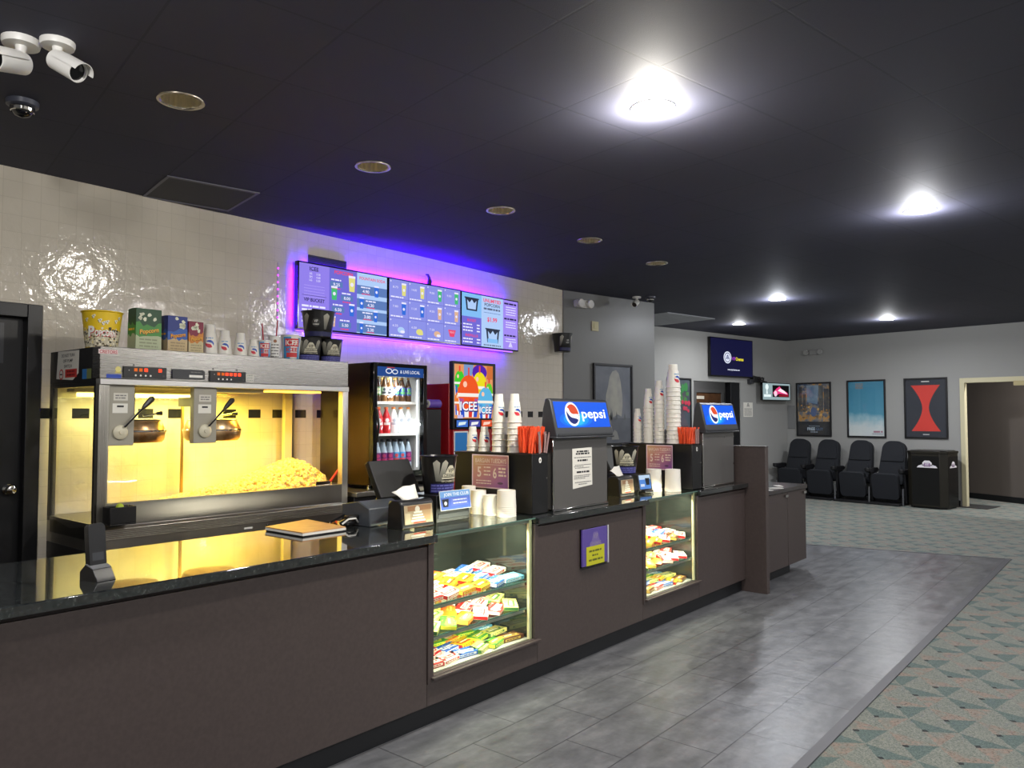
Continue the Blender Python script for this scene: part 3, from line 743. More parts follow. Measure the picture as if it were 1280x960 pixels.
# ------------------------------------------------------------------ logos that repeat
C_PB = (20, 74, 170); C_PR = (200, 30, 50)
def cola_globe(c, a, b, r, red, white, blue, L=1, tilt=-0.35, rx=1.0, ring=None):
    """round emblem: white disc, red upper cap, blue lower cap and a wavy white band between"""
    if ring: c.disc(a, b, r * 1.13, ring, L, 28, None)
    pt = lambda u, v: (a + rx * (u * math.cos(tilt) - v * math.sin(tilt)) * r, b + (u * math.sin(tilt) + v * math.cos(tilt)) * r)
    c.poly([pt(math.cos(2 * PI * i / 28), math.sin(2 * PI * i / 28)) for i in range(28)], white, L + 1)
    N = 12
    top = [(math.cos(t) * .94, math.sin(t) * .94) for t in [PI * (0.06 + 0.90 * i / N) for i in range(N + 1)]]
    wave = [(-0.92 + 1.85 * i / N, 0.20 + 0.24 * math.sin(PI * (i / N) * 1.7 + 2.7)) for i in range(N + 1)]
    c.poly([pt(u, v) for u, v in top + wave], red, L + 2)
    bot = [(math.cos(t) * .94, math.sin(t) * .94) for t in [-PI * (0.04 + 0.92 * i / N) for i in range(N + 1)]]
    wave2 = [(-0.90 + 1.82 * i / N, -0.24 + 0.17 * math.sin(PI * (i / N) * 1.6 + 2.9)) for i in range(N + 1)]
    c.poly([pt(u, v) for u, v in bot + wave2], blue, L + 2)
def dome_logo(c, a, b, w, lit, ink, L=1, big=True):
    """stepped marquee emblem: VIP over CINEMAS over a base line"""
    h = w * 0.62
    c.poly([(a - w * .34, b - h * .1), (a + w * .34, b - h * .1), (a + w * .2, b + h * .42), (a + w * .1, b + h * .6), (a - w * .1, b + h * .6), (a - w * .2, b + h * .42)], lit, L)
    c.rect(a - w * .45, b - h * .34, a + w * .45, b - h * .14, lit, L); c.rect(a - w * .5, b - h * .52, a + w * .5, b - h * .40, lit, L)
    c.text('VIP', a, b + h * .16, h * .38, ink, L + 1, w * .36, 0.01); c.text('CINEMAS', a, b - h * .24, h * .14, ink, L + 1, w * .8, 0.01)

# ------------------------------------------------------------------ popcorn machine
MF, MBK, MS0, MS1, MT = -1.78, -2.53, 1.365, 3.175, 2.008
t = cthing('popcorn_machine', 'large stainless and glass popcorn machine with a yellow lit interior', 'popcorn machine')
m = MB()
m.box(MBK, MF, MS0, MS1, 0.0, 0.80, M_BLKM); m.build('base_cabinet', t, bevel=0.004)
m = MB(); m.box(MBK, MF - 0.012, MS0 + 0.012, MS1, 1.80, MT, M_BLKM); m.box(MBK + 0.1, MF, MS0, MS1, 1.818, MT, M_STEEL)
m.prism([(MBK, 1.80), (MF - 0.10, 1.80), (MF - 0.10, MT), (MBK, MT)], 'y', MS0 - 0.001, MS0 + 0.02, M_BLKM)
hood = m.build('hood', t, bevel=0.003)
m = MB(); m.box(MF - 0.05, MF + 0.012, MS0, MS1, 1.782, 1.818, mat('light_steel_trim', (206, 204, 200), 0.3, 0.8)); m.build('hood_trim', t, bevel=0.003)
# front tray, ribs and floor
m = MB(); m.prism([(MBK, 0.80), (MF + 0.02, 0.80), (MF + 0.02, 0.93), (MF, 0.945), (MF, 1.082), (MF - 0.03, 1.082), (MF - 0.03, 0.96), (MBK, 0.96)], 'y', MS0, MS1, M_STEELD)
m.build('popcorn_tray', t, bevel=0.002)
m = MB()
for i in range(6): m.box(MF + 0.018, MF + 0.026, MS0 + 0.04, MS1 - 0.01, 0.872 + i * 0.0105, 0.876 + i * 0.0105, M_ALU)
m.build('vent_ribs', t)
m = MB(); m.box(MF + 0.019, MF + 0.024, 2.30, 2.36, 0.836, 0.848, M_WHITE); m.box(MF + 0.019, MF + 0.03, 2.47, 2.485, 0.832, 0.85, M_BLACK); m.build('drawer_latch', t)
# posts
def post(a, b, n0, n1, z0, z1, mt, name='corner_post'):
    m = MB(); m.box(n0, n1, a, b, z0, z1, mt)
    if name == 'corner_post' and b - a > 0.04:
        for k in range(5): m.box(n1, n1 + 0.003, a + 0.006 + k * (b - a - 0.012) / 5, a + 0.006 + (k + .5) * (b - a - 0.012) / 5, z0, z1, mt)
    m.build(name, t, bevel=0.002)
post(MS0, MS0 + 0.058, MF - 0.05, MF, 0.945, 1.79, M_ALU); post(MS1 - 0.052, MS1, MF - 0.05, MF + 0.004, 0.80, 1.79, mat('light_steel_trim'))
post(MS0, MS0 + 0.03, MBK, MBK + 0.05, 0.93, 1.80, M_BLKM, 'rear_post'); post(MS1 - 0.03, MS1, MBK, MBK + 0.05, 0.93, 1.80, M_ALU, 'rear_post')
m = MB(); m.box(MBK + 0.05, MF - 0.05, MS0, MS0 + 0.025, 0.86, 0.945, M_BLKM); m.box(MF - 0.075, MF - 0.05, MS0, MS0 + 0.022, 0.945, 1.80, M_BLKM); m.box(MBK + 0.05, MF - 0.05, MS0, MS0 + 0.022, 1.775, 1.80, M_BLKM); m.build('side_window_frame', t, bevel=0.002)
m = MB(); m.box(MBK + 0.05, MF - 0.06, MS0 + 0.006, MS0 + 0.010, 0.94, 1.78, M_GLASS); m.build('side_glass', t)
m = MB(); m.box(MBK + 0.05, MF - 0.05, MS1 - 0.012, MS1 - 0.008, 0.96, 1.79, M_GLASS); m.build('right_glass', t)
m = MB(); m.box(MBK + 0.01, MBK + 0.016, MS0 + 0.03, MS1 - 0.03, 0.96, 1.79, M_GLASS); m.build('back_glass', t)
m = MB(); m.box(-2.47, -2.43, 3.055, 3.125, 0.96, 1.80, M_CREAM); m.build('inner_divider', t, bevel=0.003)
m = MB(); m.box(-2.50, -2.485, 2.225, 2.242, 0.96, 1.76, mat('brass_rail', (170, 140, 80), 0.3, 0.9)); m.build('door_edge', t)
# control panels on the hood
def panel(a, b, z0, z1, leds, knobs):
    m = MB(); m.box(MF, MF + 0.012, a, b, z0, z1, M_BLACK); c = Canvas(m, Canvas.facing_x(MF + 0.012, a, z0)); w, h = b - a, z1 - z0
    c.text('+', 0.03, h * .66, 0.012, M_WPR, 1)
    for i, (u, k) in enumerate(leds): c.rect(u - .010, h * .58, u + .010, h * .86, k, 1)
    for u in knobs: c.disc(u, h * .24, 0.006, M_WPR, 1, 8)
    c.disc(w * .93, h * .25, 0.008, M_DKGREY, 1, 10)
    m.build('control_panel', hood, bevel=0.003)
LO, LR = em(255, 120, 30, 0.7), em(255, 60, 30, 2.6)
panel(1.498, 1.757, 1.826, 1.896, [(.07, LO), (.10, LO), (.132, LR), (.218, LR)], (.07, .10, .13, .16))
panel(2.045, 2.302, 1.823, 1.893, [(.06, LO), (.09, LO), (.118, LR), (.148, LR), (.178, LR), (.21, LR)], (.06, .09, .12, .15))
m = MB(); m.prism([(1.794, 1.833), (2.01, 1.833), (2.01, 1.882), (1.995, 1.893), (1.794, 1.893)][::1], 'x', MF, MF + 0.012, M_DKGREY); c = Canvas(m, Canvas.facing_x(MF + 0.012, 1.794, 1.833)); c.rect(.11, .010, .20, .026, M_WPR, 1); c.scribble(.12, .19, .044, .006, M_INKL, 1, 3); m.build('heat_panel', hood, bevel=0.002)
m = MB(); c = Canvas(m, Canvas.facing_x(MF, 0, 0)); c.rect(1.403, 1.822, 1.488, 1.845, pr(36, 70, 170), 1); m.build('blue_sticker', hood)
m = MB(); c = Canvas(m, Canvas.facing_x(MF, 0, 0)); c.disc(1.470, 1.876, .017, pr(226, 214, 130), 1); c.rect(1.452, 1.852, 1.488, 1.862, pr(196, 180, 90), 1); m.build('seal_sticker', hood)
m = MB(); c = Canvas(m, Canvas.facing_x(MF, 0, 0)); c.text('CRETORS', 1.412, 1.976, .020, pr(170, 30, 44), 2, .10, .02); c.rect(1.356, 1.963, 1.468, 1.990, pr(226, 208, 206), 1); m.build('maker_plate', hood); m = MB(); c = Canvas(m, Canvas.facing_x(MF, 0, 0)); c.rect(2.31, 1.832, 2.37, 1.880, pr(214, 212, 204), 1)
for k in range(4): c.scribble(2.316, 2.364, 1.84 + k * .011, .004, M_INKL, 2, k)
m.build('rating_label', hood)
for u in (1.56, 2.07, 2.24): m = MB(); c = Canvas(m, Canvas.facing_x(MF, 0, 0)); c.disc(u, 1.905, .006, M_BLACK, 1, 10); m.build('screw', hood)
m = MB(); c = Canvas(m, Canvas.facing_ny(MS0 - 0.002, 0, 0)); c.poly([(-2.42, 1.832), (-2.16, 1.818), (-2.075, 1.86), (-2.07, 2.0), (-2.40, 2.005)], M_PAPER, 1)
for i, tx in enumerate(('DO NOT TURN', 'OFF PUMP', 'SWITCH')): c.text(tx, -2.24, 1.975 - i * .034, .020, M_INK, 2, (.20, .15, .12)[i], .01)
c.rect(-2.28, 1.836, -2.10, 1.888, pr(206, 60, 52), 2); c.scribble(-2.25, -2.13, 1.874, .010, pr(120, 20, 20), 3, 1); c.scribble(-2.25, -2.13, 1.852, .010, pr(120, 20, 20), 3, 2); c.disc(-2.34, 1.858, .034, pr(200, 60, 56), 2); c.disc(-2.34, 1.858, .025, M_PAPER, 3); c.rect(-2.36, 1.854, -2.32, 1.862, M_INK, 4)
m.build('warning_notice', hood); m = MB(); c = Canvas(m, Canvas.facing_ny(MS0 - 0.002, 0, 0)); c.rect(-2.02, 1.82, -1.955, 1.88, pr(50, 120, 190), 1); c.rect(-1.955, 1.82, -1.89, 1.88, pr(120, 130, 80), 1); m.build('side_sticker', hood)
# kettles on their drive columns
M_COL = mat('grey_enamel', (158, 154, 140), 0.42)
M_KET = m_noisy('worn_kettle_steel', (204, 176, 136), (150, 108, 66), 9, 0.3, metal=0.8)
def kettle(s0):
    m = MB(); m.box(MF - 0.065, MF - 0.015, s0, s0 + 0.158, 1.42, 1.79, M_COL); m.box(-2.1, MF - .065, s0 + .05, s0 + .11, 1.66, 1.72, M_COL); c = Canvas(m, Canvas.facing_x(MF - 0.015, s0, 0))
    c.rect(.035, 1.69, .118, 1.735, pr(206, 202, 190), 1); c.scribble(.045, .108, 1.72, .007, M_INKL, 2, 1); c.scribble(.045, .108, 1.705, .007, M_INKL, 2, 2)
    c.rect(.03, 1.615, .118, 1.672, pr(226, 224, 214), 1); c.scribble(.055, .095, 1.655, .011, M_INK, 2, 4)
    col = m.build('kettle_column', t, bevel=0.003)
    m = MB(); m.at(MF - 0.015, s0 + 0.075, 1.50, 0, PI / 2, 0); m.lathe([(.043, 0), (.043, .012), (.036, .018), (.012, .02), (.012, .026), (.001, .026)], mat('ivory_knob', (206, 200, 176), 0.4), 22); m.build('crank_disc', col)
    m = MB(); m.tube([(MF + .01, s0 + .09, 1.53), (MF + .02, s0 + .20, 1.652)], .007, M_CHROME); m.tube([(MF + .02, s0 + .192, 1.643), (MF + .022, s0 + .205, 1.658), (MF + .024, s0 + .245, 1.702), (MF + .024, s0 + .256, 1.706)], [.009, .015, .019, .012], mat('dark_handle_grip', (40, 38, 34), 0.35)); m.build('dump_lever', col)
    k = MB(); k.at(-2.04, s0 + .265, 1.428); k.lathe([(.08, 0), (.165, .002), (.182, .02), (.190, .075), (.160, .138), (.154, .144), (.140, .144), (.138, .13)], M_KET, 36, cap1=False)
    k.lathe([(.191, .068), (.194, .070), (.194, .078), (.191, .08)], M_CHROME, 36, cap0=False, cap1=False); k.lathe([(.161, .138), (.165, .142), (.161, .147), (.001, .152)], M_STEELD, 36, cap0=False)
    k.tube([(.0, -.12, .15), (.06, -.12, .26)], .012, M_STEELD, 8)
    k.tube([(0, 0, .14), (0, 0, .34)], .006, M_CHROME); k.tube([(.02, .05, .17), (.03, .14, .185)], [.006, .006], M_CHROME); k.tube([(.03, .13, .185), (.032, .165, .187)], [.009, .014], mat('dark_handle_grip'))
    k.build('kettle', t)
kettle(1.418); kettle(1.952)
# heat lamps and the tubes that light the box
M_TUBE = em(255, 236, 120, 6.0); M_HEAT = em(255, 176, 60, 5.0)
m = MB(); m.at(-2.40, 1.48, 1.735, -PI / 2, 0, 0); m.lathe([(.014, 0), (.014, .95)], M_TUBE, 12); m.build('light_tube', t)
m = MB(); m.box(-2.46, -2.34, 1.44, 2.50, 1.752, 1.775, M_CREAM); m.box(-2.02, -1.86, 2.10, 2.5, 1.755, 1.782, M_CREAM); m.build('lamp_housing', t, bevel=0.003)
m = MB(); m.box(-2.0, -1.88, 2.55, 3.0, 1.768, 1.78, M_HEAT); m.build('heat_lamp', t)
for (n, s, z, sx, sy, e, colr) in ((-2.36, 1.95, 1.72, .06, .95, 8.5, (.95, .90, .30)), (-1.94, 2.72, 1.76, .14, .5, 12.0, (1.0, .58, .07)), (-2.2, 2.45, 1.755, .3, .35, 12.5, (1.0, .82, .07))):
    ld = bpy.data.lights.new('popcorn_lamp', 'AREA'); ld.shape = 'RECTANGLE'; ld.size = sx; ld.size_y = sy; ld.energy = e; ld.color = colr
    o = bpy.data.objects.new('popcorn_lamp', ld); COL.objects.link(o); o.location = K(n, s, z); o.rotation_euler = (0, 0, TH)
# popcorn heap: nobody could count it
m = MB(); rr_ = random.Random(11)
M_POP = m_noisy('popcorn_kernels', (236, 220, 160), (214, 176, 92), 40, 0.75)
RIDGE = [(1.7, 0.0), (2.0, .04), (2.2, .09), (2.4, .13), (2.66, .205), (2.9, .285), (3.0, .27), (3.08, .22), (3.14, .17)]
def heap_h(n, s):
    h = 0.0
    for (s0, h0), (s1, h1) in zip(RIDGE[:-1], RIDGE[1:]):
        if s0 <= s <= s1: h = h0 + (h1 - h0) * (s - s0) / (s1 - s0)
    u = (n + 2.14) / (.32 if n > -2.14 else .42)
    return h * max(0.0, math.cos(u * PI / 2 * .93)) ** .9
NX, NY = 34, 60; v = []; f = []
for j in range(NY + 1):
    for i in range(NX + 1):
        n = -2.48 + .665 * i / NX; s = 1.6 + 1.54 * j / NY; v.append((n, s, .962 + heap_h(n, s)))
for j in range(NY):
    for i in range(NX): a = j * (NX + 1) + i; f.append((a, a + 1, a + NX + 2, a + NX + 1))
m.add(v, f, M_POP)
k = 0
while k < 3200:
    n = rr_.uniform(-2.46, -1.83); s = rr_.uniform(1.8, 3.12); hh = heap_h(n, s)
    if hh < .03 and rr_.random() > .25: continue
    r = rr_.uniform(.011, .021); m.at(n, s, .964 + hh + rr_.uniform(0, .012), rr_.random() * 6, rr_.random() * 6, rr_.random() * 6)
    m.ball((0, 0, 0), r, M_POP, 6, 4, (1, rr_.uniform(.6, 1.1), rr_.uniform(.6, 1.0))); k += 1
m.M = Matrix.Identity(4)
o = m.build('popcorn', loc=CP, rot=(0, 0, TH), sharp=180); o['kind'] = 'stuff'; tag(o, 'yellow heap of popcorn behind the glass of the popcorn machine', 'popcorn')
# scoop with a red handle, and a clear striped bag stand at the right of the heap
t2 = cthing('popcorn_scoop', 'metal popcorn scoop with a red handle at the right end of the popcorn', 'scoop', -1.87, 2.99, 1.10, 0)
m = MB(); m.tube([(0.02, .06, -.02), (.03, .145, .085)], .009, pr(190, 30, 24), 10); m.build('handle', t2)
m = MB(); m.prism([(-.06, -.07), (.05, -.07), (.05, .06), (-.06, .06)], 'z', -.055, -.05, M_CHROME); m.box(-.06, -.055, -.07, .06, -.05, 0.01, M_CHROME); m.box(.045, .05, -.07, .06, -.05, 0.01, M_CHROME); m.box(-.055, .045, .055, .06, -.05, .01, M_CHROME); m.build('blade', t2)
BAGL = m_glass('thin_clear_bag', (1.0, .90, .72, 1), .95, .12)
for i, (n, s, h, lab) in enumerate(((-2.15, 2.86, .22, 'red printed popcorn bag standing behind the popcorn heap in the machine'), (-2.0, 3.0, .17, 'yellow lit popcorn bag standing at the right end of the machine'))):
    m = MB(); cr = (pr(226, 110, 50), pr(240, 220, 70))[i]; m.prism([(-.05, -.07), (.05, -.07), (.05, .07), (-.05, .07)], 'z', 0, h, cr); c = Canvas(m, Canvas.facing_x(.05, 0, 0))
    for k in range(5): c.rect(-.06 + k * .026, .02, -.048 + k * .026, h - .02, (pr(196, 50, 30), pr(250, 240, 180))[i], 1)
    m.box(-.045, .045, -.06, .06, h, h + .012, M_POP)
    tag(m.build('popcorn_bag', loc=K(n, s, .96 + (.03 if i else .02)), rot=(0, 0, TH + .2 * i), bevel=.004), lab, 'bag')
# black bin clipped to the tray
t2 = cthing('salt_bin', 'small black open bin hooked on the left of the popcorn tray', 'bin', MF + .02, 1.465, .965)
m = MB(); m.box(0, .10, -.075, .075, 0, .008, M_BLACK); m.box(0, .006, -.075, .075, .008, .105, M_BLACK); m.box(.094, .10, -.075, .075, .008, .105, M_BLACK); m.box(.006, .094, -.075, -.069, .008, .105, M_BLACK); m.box(.006, .094, .069, .075, .008, .105, M_BLACK); m.build('bin_body', t2, bevel=.003)
m = MB(); m.ball((.05, 0.0, .10), .022, pr(170, 190, 50), 10, 6); m.box(.03, .07, -.012, .012, .01, .10, pr(170, 190, 50)); m.build('green_scoop', t2)
m = MB(); m.at(MF + .02, 3.14, .90, 0, PI / 2, 0); m.lathe([(.022, 0), (.022, .02), (.016, .026), (.001, .027)], M_CHROME, 16); m.box(-.03, .03, -.004, .004, .02, .034, M_WHITE); m.build('tray_dial', t)

# ------------------------------------------------------------------ samples standing on the machine
ZM = MT + 0.001
def tub_body():
    rf = lambda z: .088 + (.112 - .088) * z / .222
    m = MB(); m.lathe([(.086, 0), (.088, .003)] + [(rf(z), z) for z in (.05, .10, .15, .20, .215)] + [(.117, .219), (.118, .224), (.113, .226), (.109, .222), (.085, .01)], pr(238, 200, 30, .4), 36, cap1=False)
    c = Canvas(m, Canvas.round(rf, -.35), .0007, .012); r = random.Random(2)
    c.rect(-.17, .006, .17, .105, pr(206, 196, 170, .4), 1)
    for i in range(230):
        a, b = r.uniform(-.165, .165), r.uniform(.006, .118); q = r.uniform(.005, .010); k = r.choice((pr(240, 232, 206, .4), pr(240, 232, 206, .4), pr(90, 78, 52, .4), pr(60, 54, 40, .4), pr(232, 214, 150, .4)))
        c.poly([(a + q * math.cos(t_) * r.uniform(.6, 1.1), b + q * math.sin(t_) * r.uniform(.6, 1.1)) for t_ in [2 * PI * j / 6 for j in range(6)]], k, 2)
    for a, b in ((-.055, .19), (-.02, .165), (.0, .15), (.02, .158), (.075, .165), (-.1, .17), (.1, .185)):
        for d in ((0, 0), (.010, .004), (.004, -.008)): c.disc(a + d[0], b + d[1], .007, pr(244, 238, 214, .4), 2, 8); c.disc(a + d[0] - .004, b + d[1] - .003, .003, pr(60, 54, 30, .4), 3, 6)
    rd = pr(196, 28, 34, .4)
    for da, db, k, L in ((.003, -.004, rd, 3), (0, 0, pr(250, 248, 240, .4), 4)):
        c.text('P', -.062 + da, .098 + db, .062, k, L, .038, .04); c.text('OPCORN', .018 + da, .088 + db, .034, k, L, .118, .03)
    return m
tag(tub_body().build('popcorn_tub', loc=K(-2.0, 1.462, ZM), rot=(0, 0, TH)), 'yellow popcorn tub with red and white lettering, leftmost on top of the popcorn machine', 'popcorn tub', None)
def pop_bag(w, d, h, top, mid, low, accent, seed):
    r = random.Random(seed); m = MB()
    m.prism([(-d / 2, 0), (d / 2, 0), (d / 2, h), (0, h + .002), (-d / 2, h)], 'y', -w / 2, w / 2, pr(*top, rough=.5))
    for face, W in ((0, w), (1, d)):
        c = Canvas(m, Canvas.facing_x(d / 2, 0, 0) if face == 0 else Canvas.facing_ny(-w / 2, 0, 0), .0005)
        N = 7
        c.poly([(-W / 2, 0), (W / 2, 0)] + [(W / 2 - W * i / N, h * .36 + r.uniform(-.012, .012)) for i in range(N + 1)], pr(*low, rough=.5), 2)
        c.poly([(-W / 2, h * .3), (W / 2, h * .3)] + [(W / 2 - W * i / N, h * .62 + r.uniform(-.02, .02)) for i in range(N + 1)], pr(*mid, rough=.5), 1)
        if face == 0:
            for q in range(7): c.poly([(x_ + .014 * math.cos(t_) * r.uniform(.5, 1.2), y_ + .014 * math.sin(t_) * r.uniform(.5, 1.2)) for (x_, y_) in [(r.uniform(-W * .35, W * .35), h * r.uniform(.68, .92))] for t_ in [2 * PI * j / 7 for j in range(7)]], pr(224, 226, 200, .5), 3)
            c.text('Popcorn', 0, h * .47, h * .11, pr(120, 40, 20, .5), 4, W * .78, .06, .18, .2); c.text('Popcorn', 0.002, h * .475, h * .105, pr(*accent, rough=.5), 5, W * .76, .02, .18, .2)
            for q in range(3): c.scribble(-W * .36, W * .36, h * (.10 + .08 * q), h * .035, pr(*[int(x * .8) for x in low]), 4, q)
        else:
            c.scribble(-W * .35, W * .35, h * .5, h * .05, pr(*accent), 4, 9)
    v = [p for p in m.v]
    return m
for (w, d, h, s, top, mid, low, acc, lab) in ((.165, .10, .262, 1.700, (34, 76, 46), (70, 140, 60), (178, 186, 150), (240, 190, 60), 'tall green popcorn bag on the popcorn machine beside the yellow tub'),
                                               (.135, .09, .236, 1.890, (34, 52, 128), (50, 92, 170), (196, 172, 128), (250, 176, 30), 'blue popcorn bag on the popcorn machine, between the green and the red one'),
                                               (.105, .08, .212, 2.018, (128, 34, 60), (206, 130, 50), (200, 184, 140), (250, 190, 50), 'small red and orange popcorn bag on the popcorn machine')):
    tag(pop_bag(w, d, h, top, mid, low, acc, int(h * 1000)).build('popcorn_bag', loc=K(-1.95, s, ZM), rot=(0, 0, TH + .05), bevel=.006), lab, 'popcorn bag', 'sample popcorn bags')
def cup_mesh(R, h, logo=True, ang=0.0, neck=True):
    if not neck:                    # plain straight cup, rim down
        m = MB(); m.lathe([(R * .93, 0), (R * 1.0, 0.0), (R * 1.015, .003), (R * 1.0, .006), (R * .985, .007), (R * .93, h - .004), (R * .92, h), (R * .86, h), (R * .85, h - .004)], M_CUP, 32, cap0=False); return m
    """upturned paper cup: rim at the bottom, narrow foot at the top"""
    rn = R * .60
    prof = [(R * .93, .004), (R * 1.0, 0.0), (R * 1.03, .003), (R * 1.0, .007), (R * .97, .008)]
    body = [(R * .97, .008), (R * .74, h * .70)]
    rf = lambda z: R * .97 + (R * .74 - R * .97) * (z - .008) / (h * .70 - .008)
    prof = [(R * .90, 0.0)] + prof[1:] + [(R * .74, h * .70)] + ([(R * .66, h * .735), (R * .645, h * .74), (R * .60, h - .004)] if neck else [(R * .66, h - .004)]) + [(R * .60 - .002, h), (R * .54, h), (R * .535, h - .006)]
    m = MB(); m.lathe(prof, M_CUP, 28, cap0=False)
    if logo:
        c = Canvas(m, Canvas.round(rf, ang), .0006, .01); cola_globe(c, 0, h * .36, R * .50, pr(*C_PR, rough=.4), M_CUP, pr(*C_PB, rough=.4), 1, 2.5)
        c.scribble(-R * .45, R * .4, h * .36 + R * .70, R * .13, pr(120, 160, 200, .4), 2, 1)
    return m
for i, (s, h, R) in enumerate(((2.158, .212, .057), (2.270, .180, .052), (2.390, .172, .050), (2.494, .135, .044))):
    tag(cup_mesh(R, h, True, -.45).build('paper_cup', loc=K(-1.99, s, ZM), rot=(0, 0, TH)), ('largest upturned white soda cup on the popcorn machine, next to the red popcorn bag', 'second upturned soda cup on the popcorn machine, shorter than the one to its left', 'third upturned soda cup on the popcorn machine, slim', 'smallest upturned soda cup, beside the frozen drink cups on the popcorn machine')[i], 'cup', 'sample soda cups on the machine')
def ice_cup(R0, R1, h, blue, txt, straw, ang):
    rf = lambda z: R0 + (R1 - R0) * z / h
    t = MB(); t.lathe([(R0, 0), (R1, h - .005), (R1 * 1.05, h - .003), (R1 * 1.05, h + .002), (R1 * .97, h + .003)], pr(228, 226, 222, .4), 26)
    c = Canvas(t, Canvas.round(rf, ang), .0006, .01); wv = R0 * 1.2
    if txt:
        c.poly([(-wv, .004), (-wv * .2, .004), (-wv * .1, h * .93), (-wv, h * .93)], blue, 1); c.poly([(wv * .55, .004), (wv, .004), (wv, h * .9), (wv * .7, h * .9)], blue, 1)
        c.rect(-wv * .8, h * .55, wv * .8, h * .86, pr(206, 40, 50, .4), 2); c.text('ICEE', 0, h * .70, h * .2, M_WPR, 3, wv * 1.4, .03); c.rect(-wv * .6, h * .12, wv * .6, h * .3, pr(206, 60, 60, .4), 2); c.text('ICEE', 0, h * .42, h * .15, pr(206, 40, 50, .4), 3, wv * 1.2, .03)
    else:
        for k in range(5): c.scribble(-wv * .7, wv * .7, h * (.12 + k * .13), h * .05, M_INKL, 2, k)
        c.disc(0, h * .8, R0 * .35, pr(150, 96, 60, .4), 2)
    return t
for i, (s, R0, R1, h, sx, lab) in enumerate(((2.576, .037, .046, .13, .02, 'blue and red frozen drink cup with a red straw on the popcorn machine'), (2.660, .034, .041, .165, -.02, 'white printed drink cup with a red straw on the popcorn machine'), (2.80, .056, .072, .185, None, 'large frozen drink cup beside the black buckets on the popcorn machine'))):
    tt = cthing('drink_cup', lab, 'cup', -1.98, s, ZM, 0, 'frozen drink cups on the machine')
    ice_cup(R0, R1, h, pr(60, 150, 206, .4), i != 1, None, -.5).build('cup_body', tt)
    if sx is not None:
        m = MB(); m.tube([(0, 0, .02), (.0, -sx * 1.1, h + .125)], .004, pr(190, 40, 60), 6); m.build('straw', tt)

# black popcorn buckets
M_BKT = mat('black_bucket', (24, 23, 23), 0.28)
M_BEAM = m_gradient('bucket_beam_print', [(0.0, (40, 39, 37)), (0.55, (128, 126, 116)), (1.0, (176, 172, 158))], (0, 0, 1), .03, .19, .35)
def bucket(name, loc, rz, lab, ang, handle=False, R=.118, H=.215, style=0, grp='black popcorn buckets'):
    t = thing(name, lab, 'popcorn bucket', loc, rz, grp)
    rf = lambda z: R * .80 + R * .20 * z / H
    m = MB(); m.lathe([(R * .78, 0), (R * .80, .004), (rf(H * .5), H * .5), (rf(H * .97), H * .97), (R * 1.05, H * .98), (R * 1.055, H), (R * 1.02, H * 1.005), (R * .98, H * .985), (R * .76, .008)], M_BKT, 40, cap1=False)
    c = Canvas(m, Canvas.round(rf, ang), .0006, .012)
    if style == 0:
        blue = pr(44, 44, 110, .35); gold = pr(206, 200, 178, .35)
        c.rect(-R * 1.0, H * .03, R * 1.0, H * .27, blue, 1)
        for k in range(3): c.scribble(-R * .95, R * .95, H * (.08 + .07 * k), H * .035, pr(110, 110, 180, .35), 2, k)
        for a0, a1, b0, b1 in ((-.95, -.55, -.72, -.56), (-.42, -.08, -.62, -.34), (.62, 1.0, .30, .52)):
            c.poly([(R * b0, H * .33), (R * b1, H * .33), (R * a1, H * .82), (R * (a0 + a1) / 2, H * .90), (R * a0, H * .82)], M_BEAM, 1)
        dome_logo(c, R * .12, H * .56, R * 1.05, gold, M_BKT, 3); c.text('VIPCINEMAS.COM', R * .12, H * .335, H * .05, gold, 3, R * 1.1, .01)
    else:
        for a0, a1 in ((.25, .62), (-1.05, -.7)):
            c.poly([(R * a0, H * .3), (R * (a0 + .12), H * .3), (R * a1, H * .8), (R * (a0 + a1) / 2, H * .9), (R * (a0 - .05), H * .8)], M_BEAM, 1)
        c.disc(-R * .25, H * .55, R * .26, pr(60, 60, 58, .35), 1); c.text('VIP', -R * .25, H * .60, H * .10, M_WPR, 2, R * .22, .01); c.text('CINEMAS', -R * .25, H * .48, H * .05, M_WPR, 2, R * .34, .01); c.rect(-R * 1.0, H * .05, R * 1.0, H * .22, pr(40, 42, 84, .35), 1)
    m.build('bucket_body', t)
    if handle:
        m = MB(); m.tube([(0, -.06, H), (0, -.055, H + .018), (0, .055, H + .018), (0, .06, H)], .0045, M_BLACK, 8); m.build('handle', t)
    return t
bucket('popcorn_bucket', K(-1.98, 2.955, ZM), TH, 'black popcorn bucket under the stacked one, left of the lower pair on the machine', -.55, R=.098, H=.182)
bucket('popcorn_bucket', K(-1.98, 3.150, ZM), TH, 'black popcorn bucket, right of the lower pair on the machine', -.35, R=.098, H=.182)
bucket('popcorn_bucket', K(-1.98, 3.040, ZM + .184), TH, 'black popcorn bucket with a small handle, stacked on two others', -.5, True, R=.125, H=.205, style=1)

